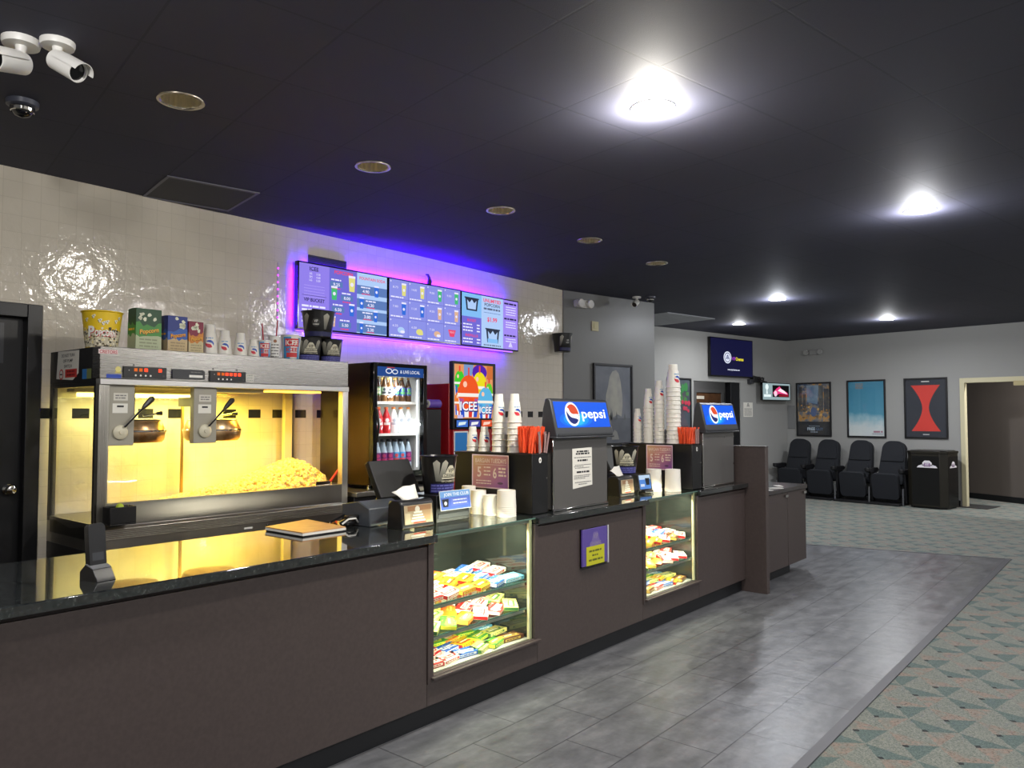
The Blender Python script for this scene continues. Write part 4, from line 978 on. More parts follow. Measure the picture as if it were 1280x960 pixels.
# ------------------------------------------------------------------ back counter and fridge
t = cthing('back_counter', 'stainless back counter under the drinks fridge', 'counter')
m = MB(); m.box(-2.5, -1.70, 3.20, 4.005, .98, 1.015, M_STEELD); m.build('worktop', t, bevel=.003)
m = MB(); m.box(-2.5, -1.74, 3.21, 4.0, 0.0, .98, M_BLKM); m.build('cabinet_body', t, bevel=.003)
FN, FS0, FS1, FZ0, FZ1 = -1.74, 3.392, 3.972, 1.05, 2.02
t = cthing('drinks_fridge', 'black glass-door fridge with a blue header, full of bottled drinks', 'fridge')
M_FSIDE = m_brushed('warm_reflection_fridge_side', (74, 60, 42), 0.3, (3, 3, 60), 0.85)  # bronze tint stands in for popcorn machine light reflected on this side
m = MB(); m.box(-2.42, FN - .05, FS0, FS0 + .02, FZ0, FZ1, M_FSIDE); m.box(-2.42, FN - .05, FS1 - .02, FS1, FZ0, FZ1, M_BLKM); m.box(-2.42, FN - .05, FS0 + .02, FS1 - .02, FZ1 - .03, FZ1, M_BLKM); m.box(-2.42, FN - .05, FS0 + .02, FS1 - .02, FZ0, FZ0 + .08, M_BLKM)
m.box(-2.42, -2.40, FS0 + .02, FS1 - .02, FZ0 + .08, FZ1 - .03, M_WHITE); m.box(-2.40, FN - .06, FS0 + .02, FS0 + .024, FZ0 + .08, FZ1 - .03, M_WHITE); m.box(-2.40, FN - .06, FS1 - .024, FS1 - .02, FZ0 + .08, FZ1 - .03, M_WHITE); m.box(-2.40, FN - .06, FS0 + .024, FS1 - .024, FZ0 + .08, FZ0 + .085, M_WHITE)
m.build('fridge_body', t, bevel=.002)
m = MB()
for a, b, z0, z1 in ((FS0, FS0 + .04, FZ0 + .05, FZ1), (FS1 - .04, FS1, FZ0 + .05, FZ1), (FS0 + .04, FS1 - .04, FZ0 + .05, FZ0 + .10), (FS0 + .04, FS1 - .04, FZ1 - .03, FZ1)): m.box(FN - .05, FN, a, b, z0, z1, M_BLACKG)
dr = m.build('fridge_door', t, bevel=.003)
m = MB(); m.box(FN - .02, FN - .014, FS0 + .04, FS1 - .04, FZ0 + .10, FZ1 - .03, M_GLASS); m.build('door_glass', dr)
m = MB(); m.box(FN - .012, FN - .004, FS0 + .04, FS1 - .04, FZ1 - .105, FZ1 - .025, em(24, 74, 150, .8)); c = Canvas(m, Canvas.facing_x(FN - .004, (FS0 + FS1) / 2, FZ1 - .065)); W_ = em(236, 240, 250, .95)
c.disc(-.13, 0.002, .034, W_, 1, 20, .022); c.disc(-.13, 0.002, .026, em(24, 74, 150, .8), 2, 20, .015); c.disc(-.065, -.002, .032, W_, 1, 20, .020); c.disc(-.065, -.002, .024, em(24, 74, 150, .8), 2, 20, .013); c.rect(-.15, .026, -.07, .034, em(190, 60, 60, .8), 2)
c.text('& LIVE LOCAL', .10, 0, .026, W_, 1, .22, .01); m.build('header_sign', dr)
m = MB(); pts = [(FN, FS0 + .018, 1.66), (FN + .02, FS0 + .02, 1.64), (FN + .034, FS0 + .028, 1.52), (FN + .02, FS0 + .02, 1.40), (FN, FS0 + .018, 1.38)]; m.tube(pts, .010, M_BLACK, 8); m.build('door_handle', dr)
m = MB()
for n in (-2.36, FN - .09):
    for s in (FS0 + .03, FS1 - .03): m.tube([(n, s, 1.015), (n, s, FZ0)], .012, M_CHROME, 10)
m.build('leveling_feet', t)
SH = (1.142, 1.452, 1.71)
for z in SH[1:]:
    m = MB(); m.box(-2.36, FN - .08, FS0 + .026, FS1 - .026, z - .012, z - .004, M_WHITE); m.box(FN - .08, FN - .075, FS0 + .026, FS1 - .026, z - .016, z + .004, M_WHITE); m.build('fridge_shelf', t)
m = MB(); m.box(FN - .075, FN - .062, FS1 - .052, FS1 - .046, 1.17, 1.90, em(236, 246, 255, 1.6)); m.box(FN - .075, FN - .062, FS0 + .028, FS0 + .036, 1.17, 1.90, em(236, 246, 255, 1.6)); m.build('light_strip', t)
ld = bpy.data.lights.new('fridge_light', 'AREA'); ld.shape = 'RECTANGLE'; ld.size = .5; ld.size_y = .05; ld.energy = 4; ld.color = (.9, .97, 1.0)
for z in (1.89,):
    o = bpy.data.objects.new('fridge_light', ld); COL.objects.link(o); o.location = K(FN - .09, (FS0 + FS1) / 2, z); o.rotation_euler = (0, math.radians(35), TH)
ld2 = bpy.data.lights.new('fridge_side_light', 'AREA'); ld2.shape = 'RECTANGLE'; ld2.size = .7; ld2.size_y = .03; ld2.energy = 3.5; ld2.color = (.9, .97, 1.0)
o = bpy.data.objects.new('fridge_side_light', ld2); COL.objects.link(o); o.location = K(FN - .08, FS1 - .06, 1.53)
o.rotation_euler = (Matrix.Rotation(TH, 4, 'Z') @ Matrix.Rotation(math.radians(90), 4, 'X') @ Matrix.Rotation(math.radians(90), 4, 'Z')).to_euler(); o.rotation_euler = (Matrix.Rotation(TH, 4, 'Z') @ Matrix.Rotation(math.radians(-60), 4, 'X')).to_euler()
BOT = {}
def bottle(kind, n, s, z, label, group):
    liq, capc, labc, lab2, H, R = kind
    if kind not in BOT:
        t = thing('drink_bottle', label, 'bottle', K(n, s, z), TH, group)
        m = MB(); m.lathe([(R * .8, 0), (R, .008), (R, H * .30), (R * .94, H * .34), (R, H * .4), (R, H * .58), (R * .8, H * .70), (R * .45, H * .84), (R * .36, H * .90), (R * .36, H * .93)], mat('drink_%d_%d_%d' % liq, liq, .12, spec=.6), 16); m.build('bottle_body', t)
        m = MB(); m.lathe([(R * .42, H * .925), (R * .42, H * .995), (R * .36, H)], pr(*capc, rough=.35), 14); m.build('bottle_cap', t)
        m = MB(); m.lathe([(R * 1.01, H * .28), (R * 1.015, H * .285), (R * 1.015, H * .595), (R * 1.005, H * .6)], pr(*labc, rough=.3), 18, cap0=False, cap1=False); c = Canvas(m, Canvas.round(lambda z_: R * 1.015, -.5), .0005, .008); c.rect(-R * .8, H * .33, R * .8, H * .42, pr(*lab2, rough=.3), 1); c.disc(0, H * .5, R * .5, pr(*lab2, rough=.3), 1, 10); m.build('bottle_label', t)
        BOT[kind] = (t, kids(t)); return t
    t, ks = BOT[kind]; return dup(t, K(n, s, z), TH, label, group, ks)
B_GRN = ((70, 44, 26), (190, 140, 60), (60, 120, 50), (220, 220, 180), .205, .027); B_BLU = ((74, 50, 30), (190, 140, 60), (40, 60, 130), (70, 140, 70), .205, .027); B_WHT = ((120, 84, 50), (190, 140, 60), (220, 220, 214), (60, 60, 70), .205, .027)
B_RED = ((190, 30, 36), (230, 110, 40), (200, 36, 40), (236, 230, 226), .218, .034); B_LBL = ((70, 150, 206), (240, 150, 40), (60, 130, 196), (240, 240, 240), .218, .034); B_CLR = ((226, 228, 228), (235, 140, 60), (236, 236, 236), (170, 176, 186), .218, .034)
B_PRP = ((170, 186, 200), (40, 40, 46), (110, 40, 110), (200, 70, 120), .262, .031); B_AQU = ((170, 190, 206), (40, 40, 46), (70, 150, 206), (220, 90, 100), .262, .031)
rows = ((SH[2], 'top', 'drinks on the top fridge shelf', [B_GRN, B_GRN, B_WHT, B_WHT, B_BLU, B_BLU, B_BLU]), (SH[1], 'middle', 'drinks on the middle fridge shelf', [B_LBL, B_RED, B_RED, B_CLR, B_CLR, B_CLR]), (SH[0], 'bottom', 'drinks on the bottom fridge shelf', [B_PRP, B_PRP, B_PRP, B_PRP, B_AQU, B_AQU, B_PRP]))
for z, sn, grp, ks_ in rows:
    for ri in range(2):
        for i, kd in enumerate(ks_):
            nmc = {id(B_GRN): 'green-labelled', id(B_BLU): 'blue-and-green-labelled', id(B_WHT): 'white-labelled', id(B_RED): 'red', id(B_LBL): 'light blue', id(B_CLR): 'white-wrapped', id(B_PRP): 'purple-labelled', id(B_AQU): 'aqua-labelled'}[id(kd)]
            s = FS0 + .085 + (FS1 - FS0 - .18) * i / (len(ks_) - 1)
            bottle(kd, FN - .13 - .10 * ri, s, z, '%s drink bottle on the %s fridge shelf, %s row, %s from the left' % (nmc, sn, ('front', 'back')[ri], ORD[i]), grp)
# ------------------------------------------------------------------ frozen drink machine behind the counter
t = cthing('frozen_drink_machine', 'red frozen drink machine with a lit colourful cup display', 'drink machine')
M_REDP = mat('red_machine_panel', (150, 22, 26), 0.3)
m = MB(); m.box(-2.52, -1.84, 4.335, 4.93, 0.0, 1.885, M_REDP); m.box(-1.84, -1.81, 4.36, 4.91, 0.9, 1.475, M_REDP); m.box(-1.86, -1.845, 4.4, 4.88, 1.5, 1.95, M_BLKM); m.build('machine_body', t, bevel=.006)
m = MB(); m.box(-1.85, -1.80, 4.345, 4.92, 1.48, 2.085, M_BLKM); dsp = m.build('display_head', t, bevel=.004)
m = MB(); m.box(-1.80, -1.797, 4.36, 4.875, 1.575, 2.06, em(235, 235, 230, .5)); c = Canvas(m, Canvas.facing_x(-1.797, 4.36, 1.575))
def e8(r, g, b): return em(r, g, b, 1.0)
def icee(a, b, w, h, ice, L, txt=True):
    c.poly([(a - w * .40, b), (a + w * .40, b), (a + w * .5, b + h * .5), (a - w * .5, b + h * .5)], e8(240, 240, 240), L)
    for q in (-.45, .0, .3): c.poly([(a + w * q * .8, b), (a + w * (q + .2) * .8, b), (a + w * (q + .22), b + h * .42), (a + w * q, b + h * .42)], e8(40, 80, 200) if q != 0 else e8(220, 50, 40), L + 1)
    c.disc(a, b + h * .55, w * .5, e8(*ice), L + 1, 24, h * .40); c.rect(a - w * .54, b + h * .46, a + w * .54, b + h * .54, e8(246, 240, 230), L + 2); c.rect(a - .010, b + h * .9, a + .010, b + h * 1.12, e8(230, 70, 50), L + 1)
    c.disc(a - w * .18, b + h * .74, w * .10, e8(255, 200, 170), L + 3, 10, h * .07)
    if txt: c.text('ICEE', a + w * .02, b + h * .24, h * .22, e8(30, 40, 120), L + 3, w * .88, .05); c.text('ICEE', a, b + h * .25, h * .20, e8(250, 250, 252), L + 4, w * .82, .02)
c.rect(0, 0, .515, .485, e8(226, 150, 96), 1); c.poly([(.12, .485), (.25, .485), (.22, .36), (.12, .34)], e8(120, 150, 200), 2); c.disc(.33, .42, .10, e8(80, 20, 170), 2, 20, .07); c.rect(.43, .36, .512, .482, e8(206, 110, 50), 2)
icee(.065, .19, .13, .25, (60, 200, 40), 3, False); icee(.33, .12, .19, .32, (236, 220, 20), 4, False); icee(.46, .10, .10, .24, (90, 200, 40), 5, False); icee(.05, .03, .10, .22, (236, 120, 40), 4, False)
icee(.18, .01, .27, .40, (238, 84, 26), 8); icee(.405, .0, .20, .30, (90, 180, 226), 12)
c.rect(.03, .0, .10, .03, e8(200, 190, 230), 17); m.build('lit_picture', dsp)
m = MB(); m.box(-1.80, -1.797, 4.37, 4.87, 1.49, 1.565, M_BLACKG); c = Canvas(m, Canvas.facing_x(-1.797, 4.37, 1.49))
for i, (k, k2) in enumerate(((e8(60, 110, 200), e8(220, 240, 240)), (e8(70, 70, 160), e8(240, 240, 240)), (e8(220, 80, 40), e8(250, 210, 190)))): c.rect(.02 + i * .165, .008, .165 + i * .165, .068, k, 1); c.poly([(.04 + i * .165, .02), (.13 + i * .165, .03), (.145 + i * .165, .055), (.05 + i * .165, .05)], k2, 2)
m.build('flavour_strip', dsp)
m = MB(); c = Canvas(m, Canvas.facing_x(-1.809, 4.37, 1.24)); c.rect(0, 0, .18, .22, M_WPR, 1); c.rect(.012, .012, .168, .208, pr(40, 130, 206), 2); m.build('sticker', t)
t = cthing('cup_dispenser', 'black upright cup dispenser between the fridge and the red drink machine', 'dispenser')
m = MB(); m.box(-2.0, -1.80, 4.03, 4.20, 1.0, 1.655, M_BLACK); m.box(-2.02, -1.79, 4.02, 4.21, .0, 1.0, M_BLKM); m.build('housing', t, bevel=.006)
o = MB(); o.at(-1.80, 4.17, 1.70, -PI / 2, 0, 0); o.lathe([(.034, -.14), (.038, -.135), (.038, 0), (.034, .003)], mat('purple_paper_wrap', (96, 70, 160), .5), 22, cap1=False); o.at(-1.80, 4.17, 1.70, PI / 2, 0, 0); o.lathe([(.036, .138), (.030, .143), (.012, .143), (.01, .12)], M_WHITE, 22, cap1=False)
tag(o.build('paper_roll', loc=CP, rot=(0, 0, TH)), 'small purple-wrapped roll with a white end lying on the black dispenser', 'paper roll')

# ------------------------------------------------------------------ soda dispensers on the counter
M_GREYP = mat('grey_dispenser_panel', (104, 102, 100), 0.34, 0.35)
M_HOODK = mat('charcoal_dispenser_hood', (52, 54, 58), 0.4)
M_SKYB = m_gradient('lit_blue_sign', [(0.0, (8, 56, 190)), (0.42, (20, 120, 226)), (0.55, (40, 170, 240)), (0.72, (14, 84, 216)), (1.0, (6, 50, 180))], (0, 1, -0.5), -1.0, 0.1, .3, .15, 3.0, es=1.0)
def dispenser(s0, s1, label, notice):
    w = s1 - s0
    t = cthing('soda_dispenser', label, 'soda dispenser', 0, s0, CT, 0, 'soda dispensers on the counter')
    m = MB(); m.box(-.46, -.005, .012, w - .012, .012, .49, M_GREYP); m.box(-.465, .002, .006, w - .006, 0, .014, M_CHROME); m.box(-.012, -.002, .0, .012, .0, .49, M_CHROME); m.build('body', t, bevel=.004)
    m = MB(); prof = [(.032, .478), (.032, .500), (-.018, .712), (-.038, .728), (-.060, .722), (-.078, .66), (-.095, .478)]
    m.prism(prof, 'y', -.012, w + .012, M_HOODK); m.box(-.10, .040, -.018, w + .018, .466, .480, M_HOODK); hd_ = m.build('hood', t, bevel=.006)
    A = Vector((.032, 0, .500)); Bv = Vector((-.018, 0, .712)); sl = (Bv - A).length; B = (Bv - A) / sl
    m = MB(); f = Canvas.plane(A + Vector((.0005, .012, .0003)), (0, 1, 0), B); c = Canvas(m, f, .0008); W = w - .024
    gx = em(6, 60, 200, 1.0)
    c.rect(0, sl * .17, W, sl * .97, em(0, 96, 244, 1.0), 1)
    for q, (k, L) in enumerate(((em(0, 120, 250, 1), 2), (em(10, 156, 252, 1), 3), (em(40, 200, 255, 1), 4))):
        c.disc(W * .36, sl * .42, W * (.30 - q * .07), k, L, 26, sl * (.245 - .03 * q))
    cx, cy, r = W * .30, sl * .58, sl * .33
    c.disc(cx, cy, r * 1.13, em(240, 246, 255, 1.3), 5, 30, r * 1.13); cola_globe(c, cx, cy, r, em(232, 80, 40, 1), em(250, 250, 255, 1.3), em(20, 40, 120, 1), 6, -.55)
    c.text('pepsi', W * .70, sl * .60, sl * .30, em(250, 252, 255, 1.5), 6, W * .46, .015); m.build('lit_sign', hd_)
    m = MB(); m.box(.032, .036, .01, w - .01, .484, .496, M_DKGREY); m.build('hood_lip', hd_)
    m = MB(); c = Canvas(m, Canvas.facing_x(-.003, 0, 0))
    if notice:
        c.poly([(.215, .13), (.445, .145), (.44, .40), (.21, .395)], M_PAPER, 1)
        for k, (b, hh, a0, a1) in enumerate(((.375, .011, .32, .46), (.36, .011, .31, .47), (.335, .006, .29, .49), (.315, .012, .33, .45), (.285, .005, .30, .49), (.275, .005, .29, .40), (.265, .005, .30, .47), (.238, .012, .32, .48), (.215, .005, .29, .48), (.205, .005, .29, .47), (.195, .005, .29, .42), (.17, .006, .30, .49), (.157, .006, .34, .44))): c.scribble(a0 - .06, a1 - .06, b, hh, M_INK if hh > .008 else M_INKL, 2, k)
        m.build('paper_notice', t)
    else:
        for a, b in ((.45, .42), (.62, .425), (.62, .18)): c.disc(a, b, .008, M_CHROME, 1, 10)
        m.build('panel_screws', t)
    return t
dispenser(3.412, 4.06, 'near soda dispenser with a lit blue sign and a white paper notice', True)
dispenser(5.545, 6.19, 'far soda dispenser with a lit blue sign and a plain grey front', False)

# ------------------------------------------------------------------ black cup cabinets
M_FLY = m_gradient('flyer_print', [(0.0, (200, 176, 96)), (0.45, (190, 130, 116)), (1.0, (134, 78, 150))], (0.6, 0, -0.8), -.22, .14, .5, .15, 10)
def cup_cabinet(s0, s1, n0, n1, fa, label, seed):
    t = cthing('cup_cabinet', label, 'cabinet', 0, s0, CT, 0, 'black cup cabinets on the counter')
    m = MB(); m.box(n0, n1, 0, s1 - s0, .004, .372, M_BLACK); m.box(n0 - .004, n1 + .004, -.004, s1 - s0 + .004, .368, .376, M_BLACK)
    m.build('box_body', t, bevel=.003)
    m = MB(); c = Canvas(m, Canvas.facing_x(n1, 0, 0)); c.disc((s1 - s0) * .5, .335, .014, M_WPR, 1, 14, .018); c.disc((s1 - s0) * .5, .335, .008, M_INKL, 2, 10); c.disc((s1 - s0) * .92, .22, .006, M_CHROME, 1, 8); m.build('lock', t)
    # curled flyer on the side that faces down the counter
    a0, a1, b0, b1 = fa; fo = thing('flyer', ('purple and yellow bargain flyer taped to the near black cup cabinet', 'orange and purple bargain flyer taped to the far black cup cabinet')[seed], 'flyer', K((a0 + a1) / 2, s0 - .002, CT + (b0 + b1) / 2), TH, 'bargain flyers')
    W, H = (a1 - a0), (b1 - b0)
    m = MB(); f = lambda a, b, h: (a, -.004 - .012 * (abs(a) / (W / 2)) ** 4 - h, b); c = Canvas(m, f, .0006, W / 10)
    c.rect(-W / 2, -H / 2, W / 2, H / 2, pr(226, 200, 206), 0); 
    c.rect(-W / 2 + .008, -H / 2 + .008, W / 2 - .008, H / 2 - .008, M_FLY, 1)
    tx = pr(226, 206, 190); c.text('BARGAIN TUESDAYS', 0, H * .32, H * .13, tx, 2, W * .84, .01); c.rect(-W * .42, H * .2, W * .42, H * .21, tx, 2)
    c.text('5', -W * .32, -H * .02, H * .3, tx, 2, W * .10, .02); c.text('6', W * .10, -H * .04, H * .3, tx, 2, W * .10, .02)
    for k in range(3): c.scribble(-W * .2, -W * .02, H * (.12 - .11 * k), H * .04, tx, 2, k); c.scribble(W * .2, W * .42, H * (.10 - .10 * k), H * .055, tx, 2, k + 5)
    for k in range(2): c.scribble(-W * .4, W * .0, -H * (.28 + .08 * k), H * .03, tx, 2, k + 8)
    c.disc(W * .25, -H * .33, W * .08, pr(90, 60, 90), 2, 14, H * .035); m.build('printed_sheet', fo)
cup_cabinet(3.205, 3.365, -.675, -.01, (-.50, -.185, .145, .362), 'near black cup cabinet with a purple flyer, holding cups and orange straws', 0)
cup_cabinet(5.30, 5.47, -.62, .02, (-.40, -.15, .155, .365), 'far black cup cabinet holding the tallest cup stacks', 1)
ZC = CT + .377
CUPP = {}
def cup_stack(n, s, z, R, h, cnt, pitch, where, logo, grp, neck=True):
    for i in range(cnt):
        k = (R, h, logo, neck)
        top = cnt - i
        lab = 'white cup, %s from top, %s' % (ORD[top - 1], where) if top > 1 else 'white cup at the very top of %s' % where
        key = (R, h, i == cnt - 1 and logo, neck)
        if key not in CUPP: o = cup_mesh(R, h, key[2], -.35, neck).build('paper_cup'); CUPP[key] = o
        else: o = CUPP[key].copy(); COL.objects.link(o)
        o.location = K(n, s, z + i * pitch); o.rotation_euler = (0, 0, TH); tag(o, lab, 'cup', grp)
g1, g2 = 'cups stacked on the near cup cabinet', 'cups stacked on the far cup cabinet'
cup_stack(-.585, 3.285, ZC, .040, .135, 2, .030, 'leftmost short stack on near cup cabinet', True, g1)
cup_stack(-.478, 3.285, ZC, .040, .135, 2, .030, 'second short stack on near cup cabinet', True, g1)
cup_stack(-.352, 3.285, ZC, .0465, .186, 6, .0385, 'left tall stack on near cup cabinet', True, g1)
cup_stack(-.218, 3.285, ZC, .0475, .186, 6, .0385, 'right tall stack on near cup cabinet', True, g1)
cup_stack(-.545, 5.385, ZC, .0385, .15, 6, .030, 'shortest stack on far cup cabinet', True, g2)
cup_stack(-.436, 5.385, ZC, .044, .172, 10, .0335, 'second stack on far cup cabinet', True, g2)
cup_stack(-.330, 5.385, ZC, .046, .172, 12, .0335, 'third stack on far cup cabinet', True, g2)
cup_stack(-.193, 5.385, ZC, .062, .20, 14, .0365, 'widest stack on far cup cabinet', True, g2)
# wrapped straws standing in bunches
def straw(parent_lab, grp, col, cnt, n0, n1, s0, s1, z, seed, H=.155):
    r = random.Random(seed); proto = None
    for i in range(cnt):
        if proto is None:
            m = MB(); m.tube([(0, 0, 0), (0, 0, H)], .0062, mat('straw_wrap_%d_%d_%d' % col, col, .4), 6); m.box(-.0065, .0065, -.001, .001, H, H + .012, mat('straw_wrap_%d_%d_%d' % col)); proto = o = m.build('wrapped_straw')
        else: o = proto.copy(); COL.objects.link(o)
        u = r.random(); o.location = K(n0 + (n1 - n0) * u, s0 + (s1 - s0) * r.random(), z + r.uniform(0, .006)); o.rotation_euler = (r.uniform(-.12, .12), (u - .5) * .22 + r.uniform(-.06, .06), r.random() * 3); tag(o, parent_lab, 'straw', grp)
straw('orange wrapped straw in the bunch standing on the near cup cabinet', 'orange straws on the near cabinet', (232, 84, 44), 44, -.14, -.035, 3.235, 3.345, ZC, 3)
straw('orange wrapped straw in the bunch standing on the far cup cabinet', 'orange straws on the far cabinet', (232, 84, 44), 40, -.125, -.015, 5.335, 5.45, ZC, 4, .125)
straw('pale wrapped straw right of the orange straws on the near cup cabinet', 'pale straws on the near cabinet', (150, 122, 120), 7, -.022, -.004, 3.27, 3.35, ZC, 5, .12)
straw('pale wrapped straw right of the orange straws on the far cup cabinet', 'pale straws on the far cabinet', (150, 122, 120), 7, -.004, .010, 5.37, 5.46, ZC, 6, .11)
# nested plain cups on the near showcase, larger ones on the far one
g3 = 'cups on the near showcase'
cup_stack(-.425, 3.075, CT + .0005, .0475, .10, 6, .0132, 'leftmost stack on near showcase top', False, g3, False)
cup_stack(-.325, 3.060, CT + .0005, .0505, .10, 5, .0115, 'second stack on near showcase top', False, g3, False)
cup_stack(-.225, 3.060, CT + .0005, .0485, .085, 4, .0125, 'shortest stack on near showcase top', False, g3, False)
cup_stack(-.105, 3.070, CT + .0005, .0605, .10, 6, .0118, 'widest stack on near showcase top', False, g3, False)
cup_stack(-.205, 5.06, CT + .0005, .066, .165, 2, .012, 'left stack on far showcase top', False, 'cups on the far showcase', False)
cup_stack(-.075, 5.14, CT + .0005, .066, .165, 2, .012, 'right stack on far showcase top', False, 'cups on the far showcase', False)

# ------------------------------------------------------------------ small things on the counter
t = cthing('phone_cradle', 'black cordless phone cradle standing at the left end of the counter', 'phone cradle', -.115, .70, CT, .15)
m = MB(); m.prism([(-.055, 0), (.06, 0), (.055, .012), (.03, .045), (-.02, .058), (-.055, .03)], 'y', -.036, .036, M_BLACK); m.prism([(.0305, .045), (.034, .047), (-.017, .062), (-.02, .058)], 'y', -.037, .037, mat('silver_trim', (150, 152, 156), .3, .7)); m.build('cradle_base', t, bevel=.004)
t = cthing('cordless_phone', 'black cordless phone handset standing upright in its cradle', 'phone', -.125, .70, CT + .05, .15)
m = MB(); m.at(0, 0, 0, 0, math.radians(-7), 0); m.prism(rrect(.066, .165, .018, 4, 0, .075), 'x', -.014, .014, M_BLACK); c = Canvas(m, Canvas.facing_x(.014, 0, 0)); c.rect(-.022, .02, .022, .05, M_DKGREY, 1); m.build('handset', t, bevel=.004)
t = cthing('folder', 'brown clipboard folder with white papers lying on the counter', 'folder')
m = MB(); P0 = [(-.70, 1.785), (-.365, 1.785), (-.37, 2.06), (-.775, 2.105)]; off = lambda P, d: [(a + d, b) for a, b in P]
m.prism(off(P0, .005), 'z', CT + .001, CT + .006, M_BLACK); m.prism(P0, 'z', CT + .007, CT + .018, M_PAPER); m.build('papers', t)
m = MB(); m.prism(off(P0, -.004), 'z', CT + .019, CT + .024, m_noisy('brown_hardboard', (196, 150, 96), (180, 132, 80), 14, .4)); m.build('cover', t, bevel=.001)
t = cthing('hand_scanner', 'small black hand scanner with a cable beside the folder', 'scanner', -.50, 2.17, CT)
m = MB(); m.ball((0, 0, .022), .045, M_BLACK, 16, 10, (.75, 1.1, .5)); m.tube([(.02, -.05, .02), (.035, -.02, .045), (.035, .03, .045), (.02, .06, .02)], .005, M_WHITE); m.build('scanner_body', t)  # white arc modelled as the shine on the black body
m = MB(); m.tube([(0, .05, .015), (-.04, .10, .006), (-.10, .14, .006), (-.16, .12, .006)], .004, M_BLACK); m.build('cable', t)
def napkin(s, n, label, sc):
    t = cthing('napkin_dispenser', label, 'napkin dispenser', n, s, CT, 0, 'napkin dispensers')
    m = MB(); m.prism([(-.13, 0), (.0, 0), (-.004, .02), (-.012, .135), (-.03, .152), (-.10, .152), (-.12, .135)], 'y', 0, .245 * sc, M_BLACK); m.build('case', t, bevel=.010, seg=3)
    m = MB(); m.prism([(.0005, .022), (.004, .022), (-.006, .128), (-.009, .128)], 'y', .018, .228 * sc, M_GLASS); f = Canvas.plane((.0, .018, .024), (0, 1, 0), Vector((-.010, 0, .106))); c = Canvas(m, f, .0005); W = .21 * sc
    tan = pr(178, 160, 128, .35); c.rect(0, 0, W, .102, tan, 1); c.rect(W * .12, .07, W * .95, .098, pr(150, 112, 78, .35), 2); c.rect(W * .62, .012, W * .93, .07, pr(170, 140, 104, .35), 2); c.rect(W * .02, .002, W * .2, .06, pr(196, 182, 150, .35), 2)
    for k in range(4): c.rect(W * (.22 + .035 * k), .012 + .015 * k, W * (.72 - .035 * k), .021 + .015 * k, pr(226, 222, 208, .35), 4)
    c.disc(W * .46, .078, .018, pr(214, 208, 190, .35), 3, 12); c.rect(W * .3, .002, W * .75, .009, pr(190, 70, 54, .35), 4); m.build('front_window', t)
    m = MB(); v = []; f = []; N = 10
    for j in range(N + 1):
        for i in range(7):
            u = i / 6; w = j / N; v.append((-.060 - .05 * w + .012 * math.sin(u * 5 + w), (.055 - .045 * w + (.13 + .055 * w) * u) * sc, .148 + w * (.052 + .030 * u) + .005 * math.sin(u * 8 + w * 4)))
    for j in range(N):
        for i in range(6): a = j * 7 + i; f.append((a, a + 1, a + 8, a + 7))
    m.add(v, f, M_PAPER); o = m.build('napkin', t); so = o.modifiers.new('thickness', 'SOLIDIFY'); so.thickness = .0015
napkin(2.275, -.165, 'near black napkin dispenser, white napkin sticking out, left of the club sign', 1.0)
napkin(4.45, -.145, 'far black napkin dispenser with a white napkin sticking out', .85)
# tills
def till(s, n, label, z=CT):
    t = cthing('till', label, 'till', n, s, z, 0, 'black tills behind the counter')
    m = MB(); m.prism([(-.13, 0), (.12, 0), (.115, .10), (.02, .135), (-.13, .11)], 'y', -.13, .12, mat('till_grey_plastic', (70, 74, 80), .4)); m.box(-.02, .03, -.20, -.13, .03, .06, M_BLACK); m.build('till_base', t, bevel=.006)
    m = MB(); m.at(-.05, .20, .235, 0, math.radians(-30), 0); m.box(-.02, .02, -.17, .15, -.12, .12, mat('till_black', (7, 7, 8), .5)); m.box(-.03, -.02, -.15, .13, -.10, .10, M_DKGREY); m.build('screen', t, bevel=.006)
    m = MB(); m.tube([(-.02, .05, .10), (-.05, .16, .19)], .03, M_BLACK, 10); m.build('screen_arm', t)
    m = MB(); m.tube([(-.10, -.13, .05), (-.14, -.20, .012), (-.06, -.27, .008), (.02, -.30, .008)], .006, M_BLACK, 6); m.build('cable', t)
till(2.36, -.50, 'near black till with a tilted screen beside the napkin dispenser')
till(4.55, -.52, 'far black till, mostly hidden behind the far napkin dispenser')
t = cthing('receipt_printer', 'black receipt printer box under the near popcorn bucket', 'printer', -.215, 2.58, CT)
m = MB(); m.box(-.24, 0, 0, .275, 0, .155, M_BLACK); m.box(-.002, .004, .01, .265, .02, .05, M_DKGREY); m.build('printer_body', t, bevel=.008)
def club(loc, rz, W, H, label, tx):
    t = thing('promo_sign', label, 'sign', loc, rz, 'blue promotional signs'); m = MB(); m.at(0, 0, 0, 0, math.radians(-8), 0); m.box(-.002, .002, 0, W, 0, H, M_WHITE); c = Canvas(m, Canvas.facing_x(.002, 0, 0)); c.rect(.003, .003, W - .003, H - .003, pr(84, 112, 200, .35), 1); c.rect(.003, H * .66, W - .003, H - .003, pr(110, 160, 216, .35), 2)
    wq = pr(232, 238, 246, .35)
    c.poly([(W * .08, H * .18), (W * .24, H * .18), (W * .27, H * .58), (W * .05, H * .58)], pr(40, 40, 48, .35), 3); c.disc(W * .16, H * .36, W * .045, wq, 4, 10); c.rect(W * .34, H * .2, W * .9, H * .6, pr(104, 122, 206, .35), 3)
    if tx: c.text(tx, W * .53, H * .80, H * .16, wq, 4, W * .82, .02)
    for k in range(2): c.scribble(W * .4, W * .85, H * (.5 - .17 * k), H * .05, wq, 5, k)
    m.build('sign_card', t)
club(K(-.192, 2.592, CT + .068), TH, .255, .112, 'blue JOIN THE CLUB sign propped on the printer beside the near napkin dispenser', 'JOIN THE CLUB')
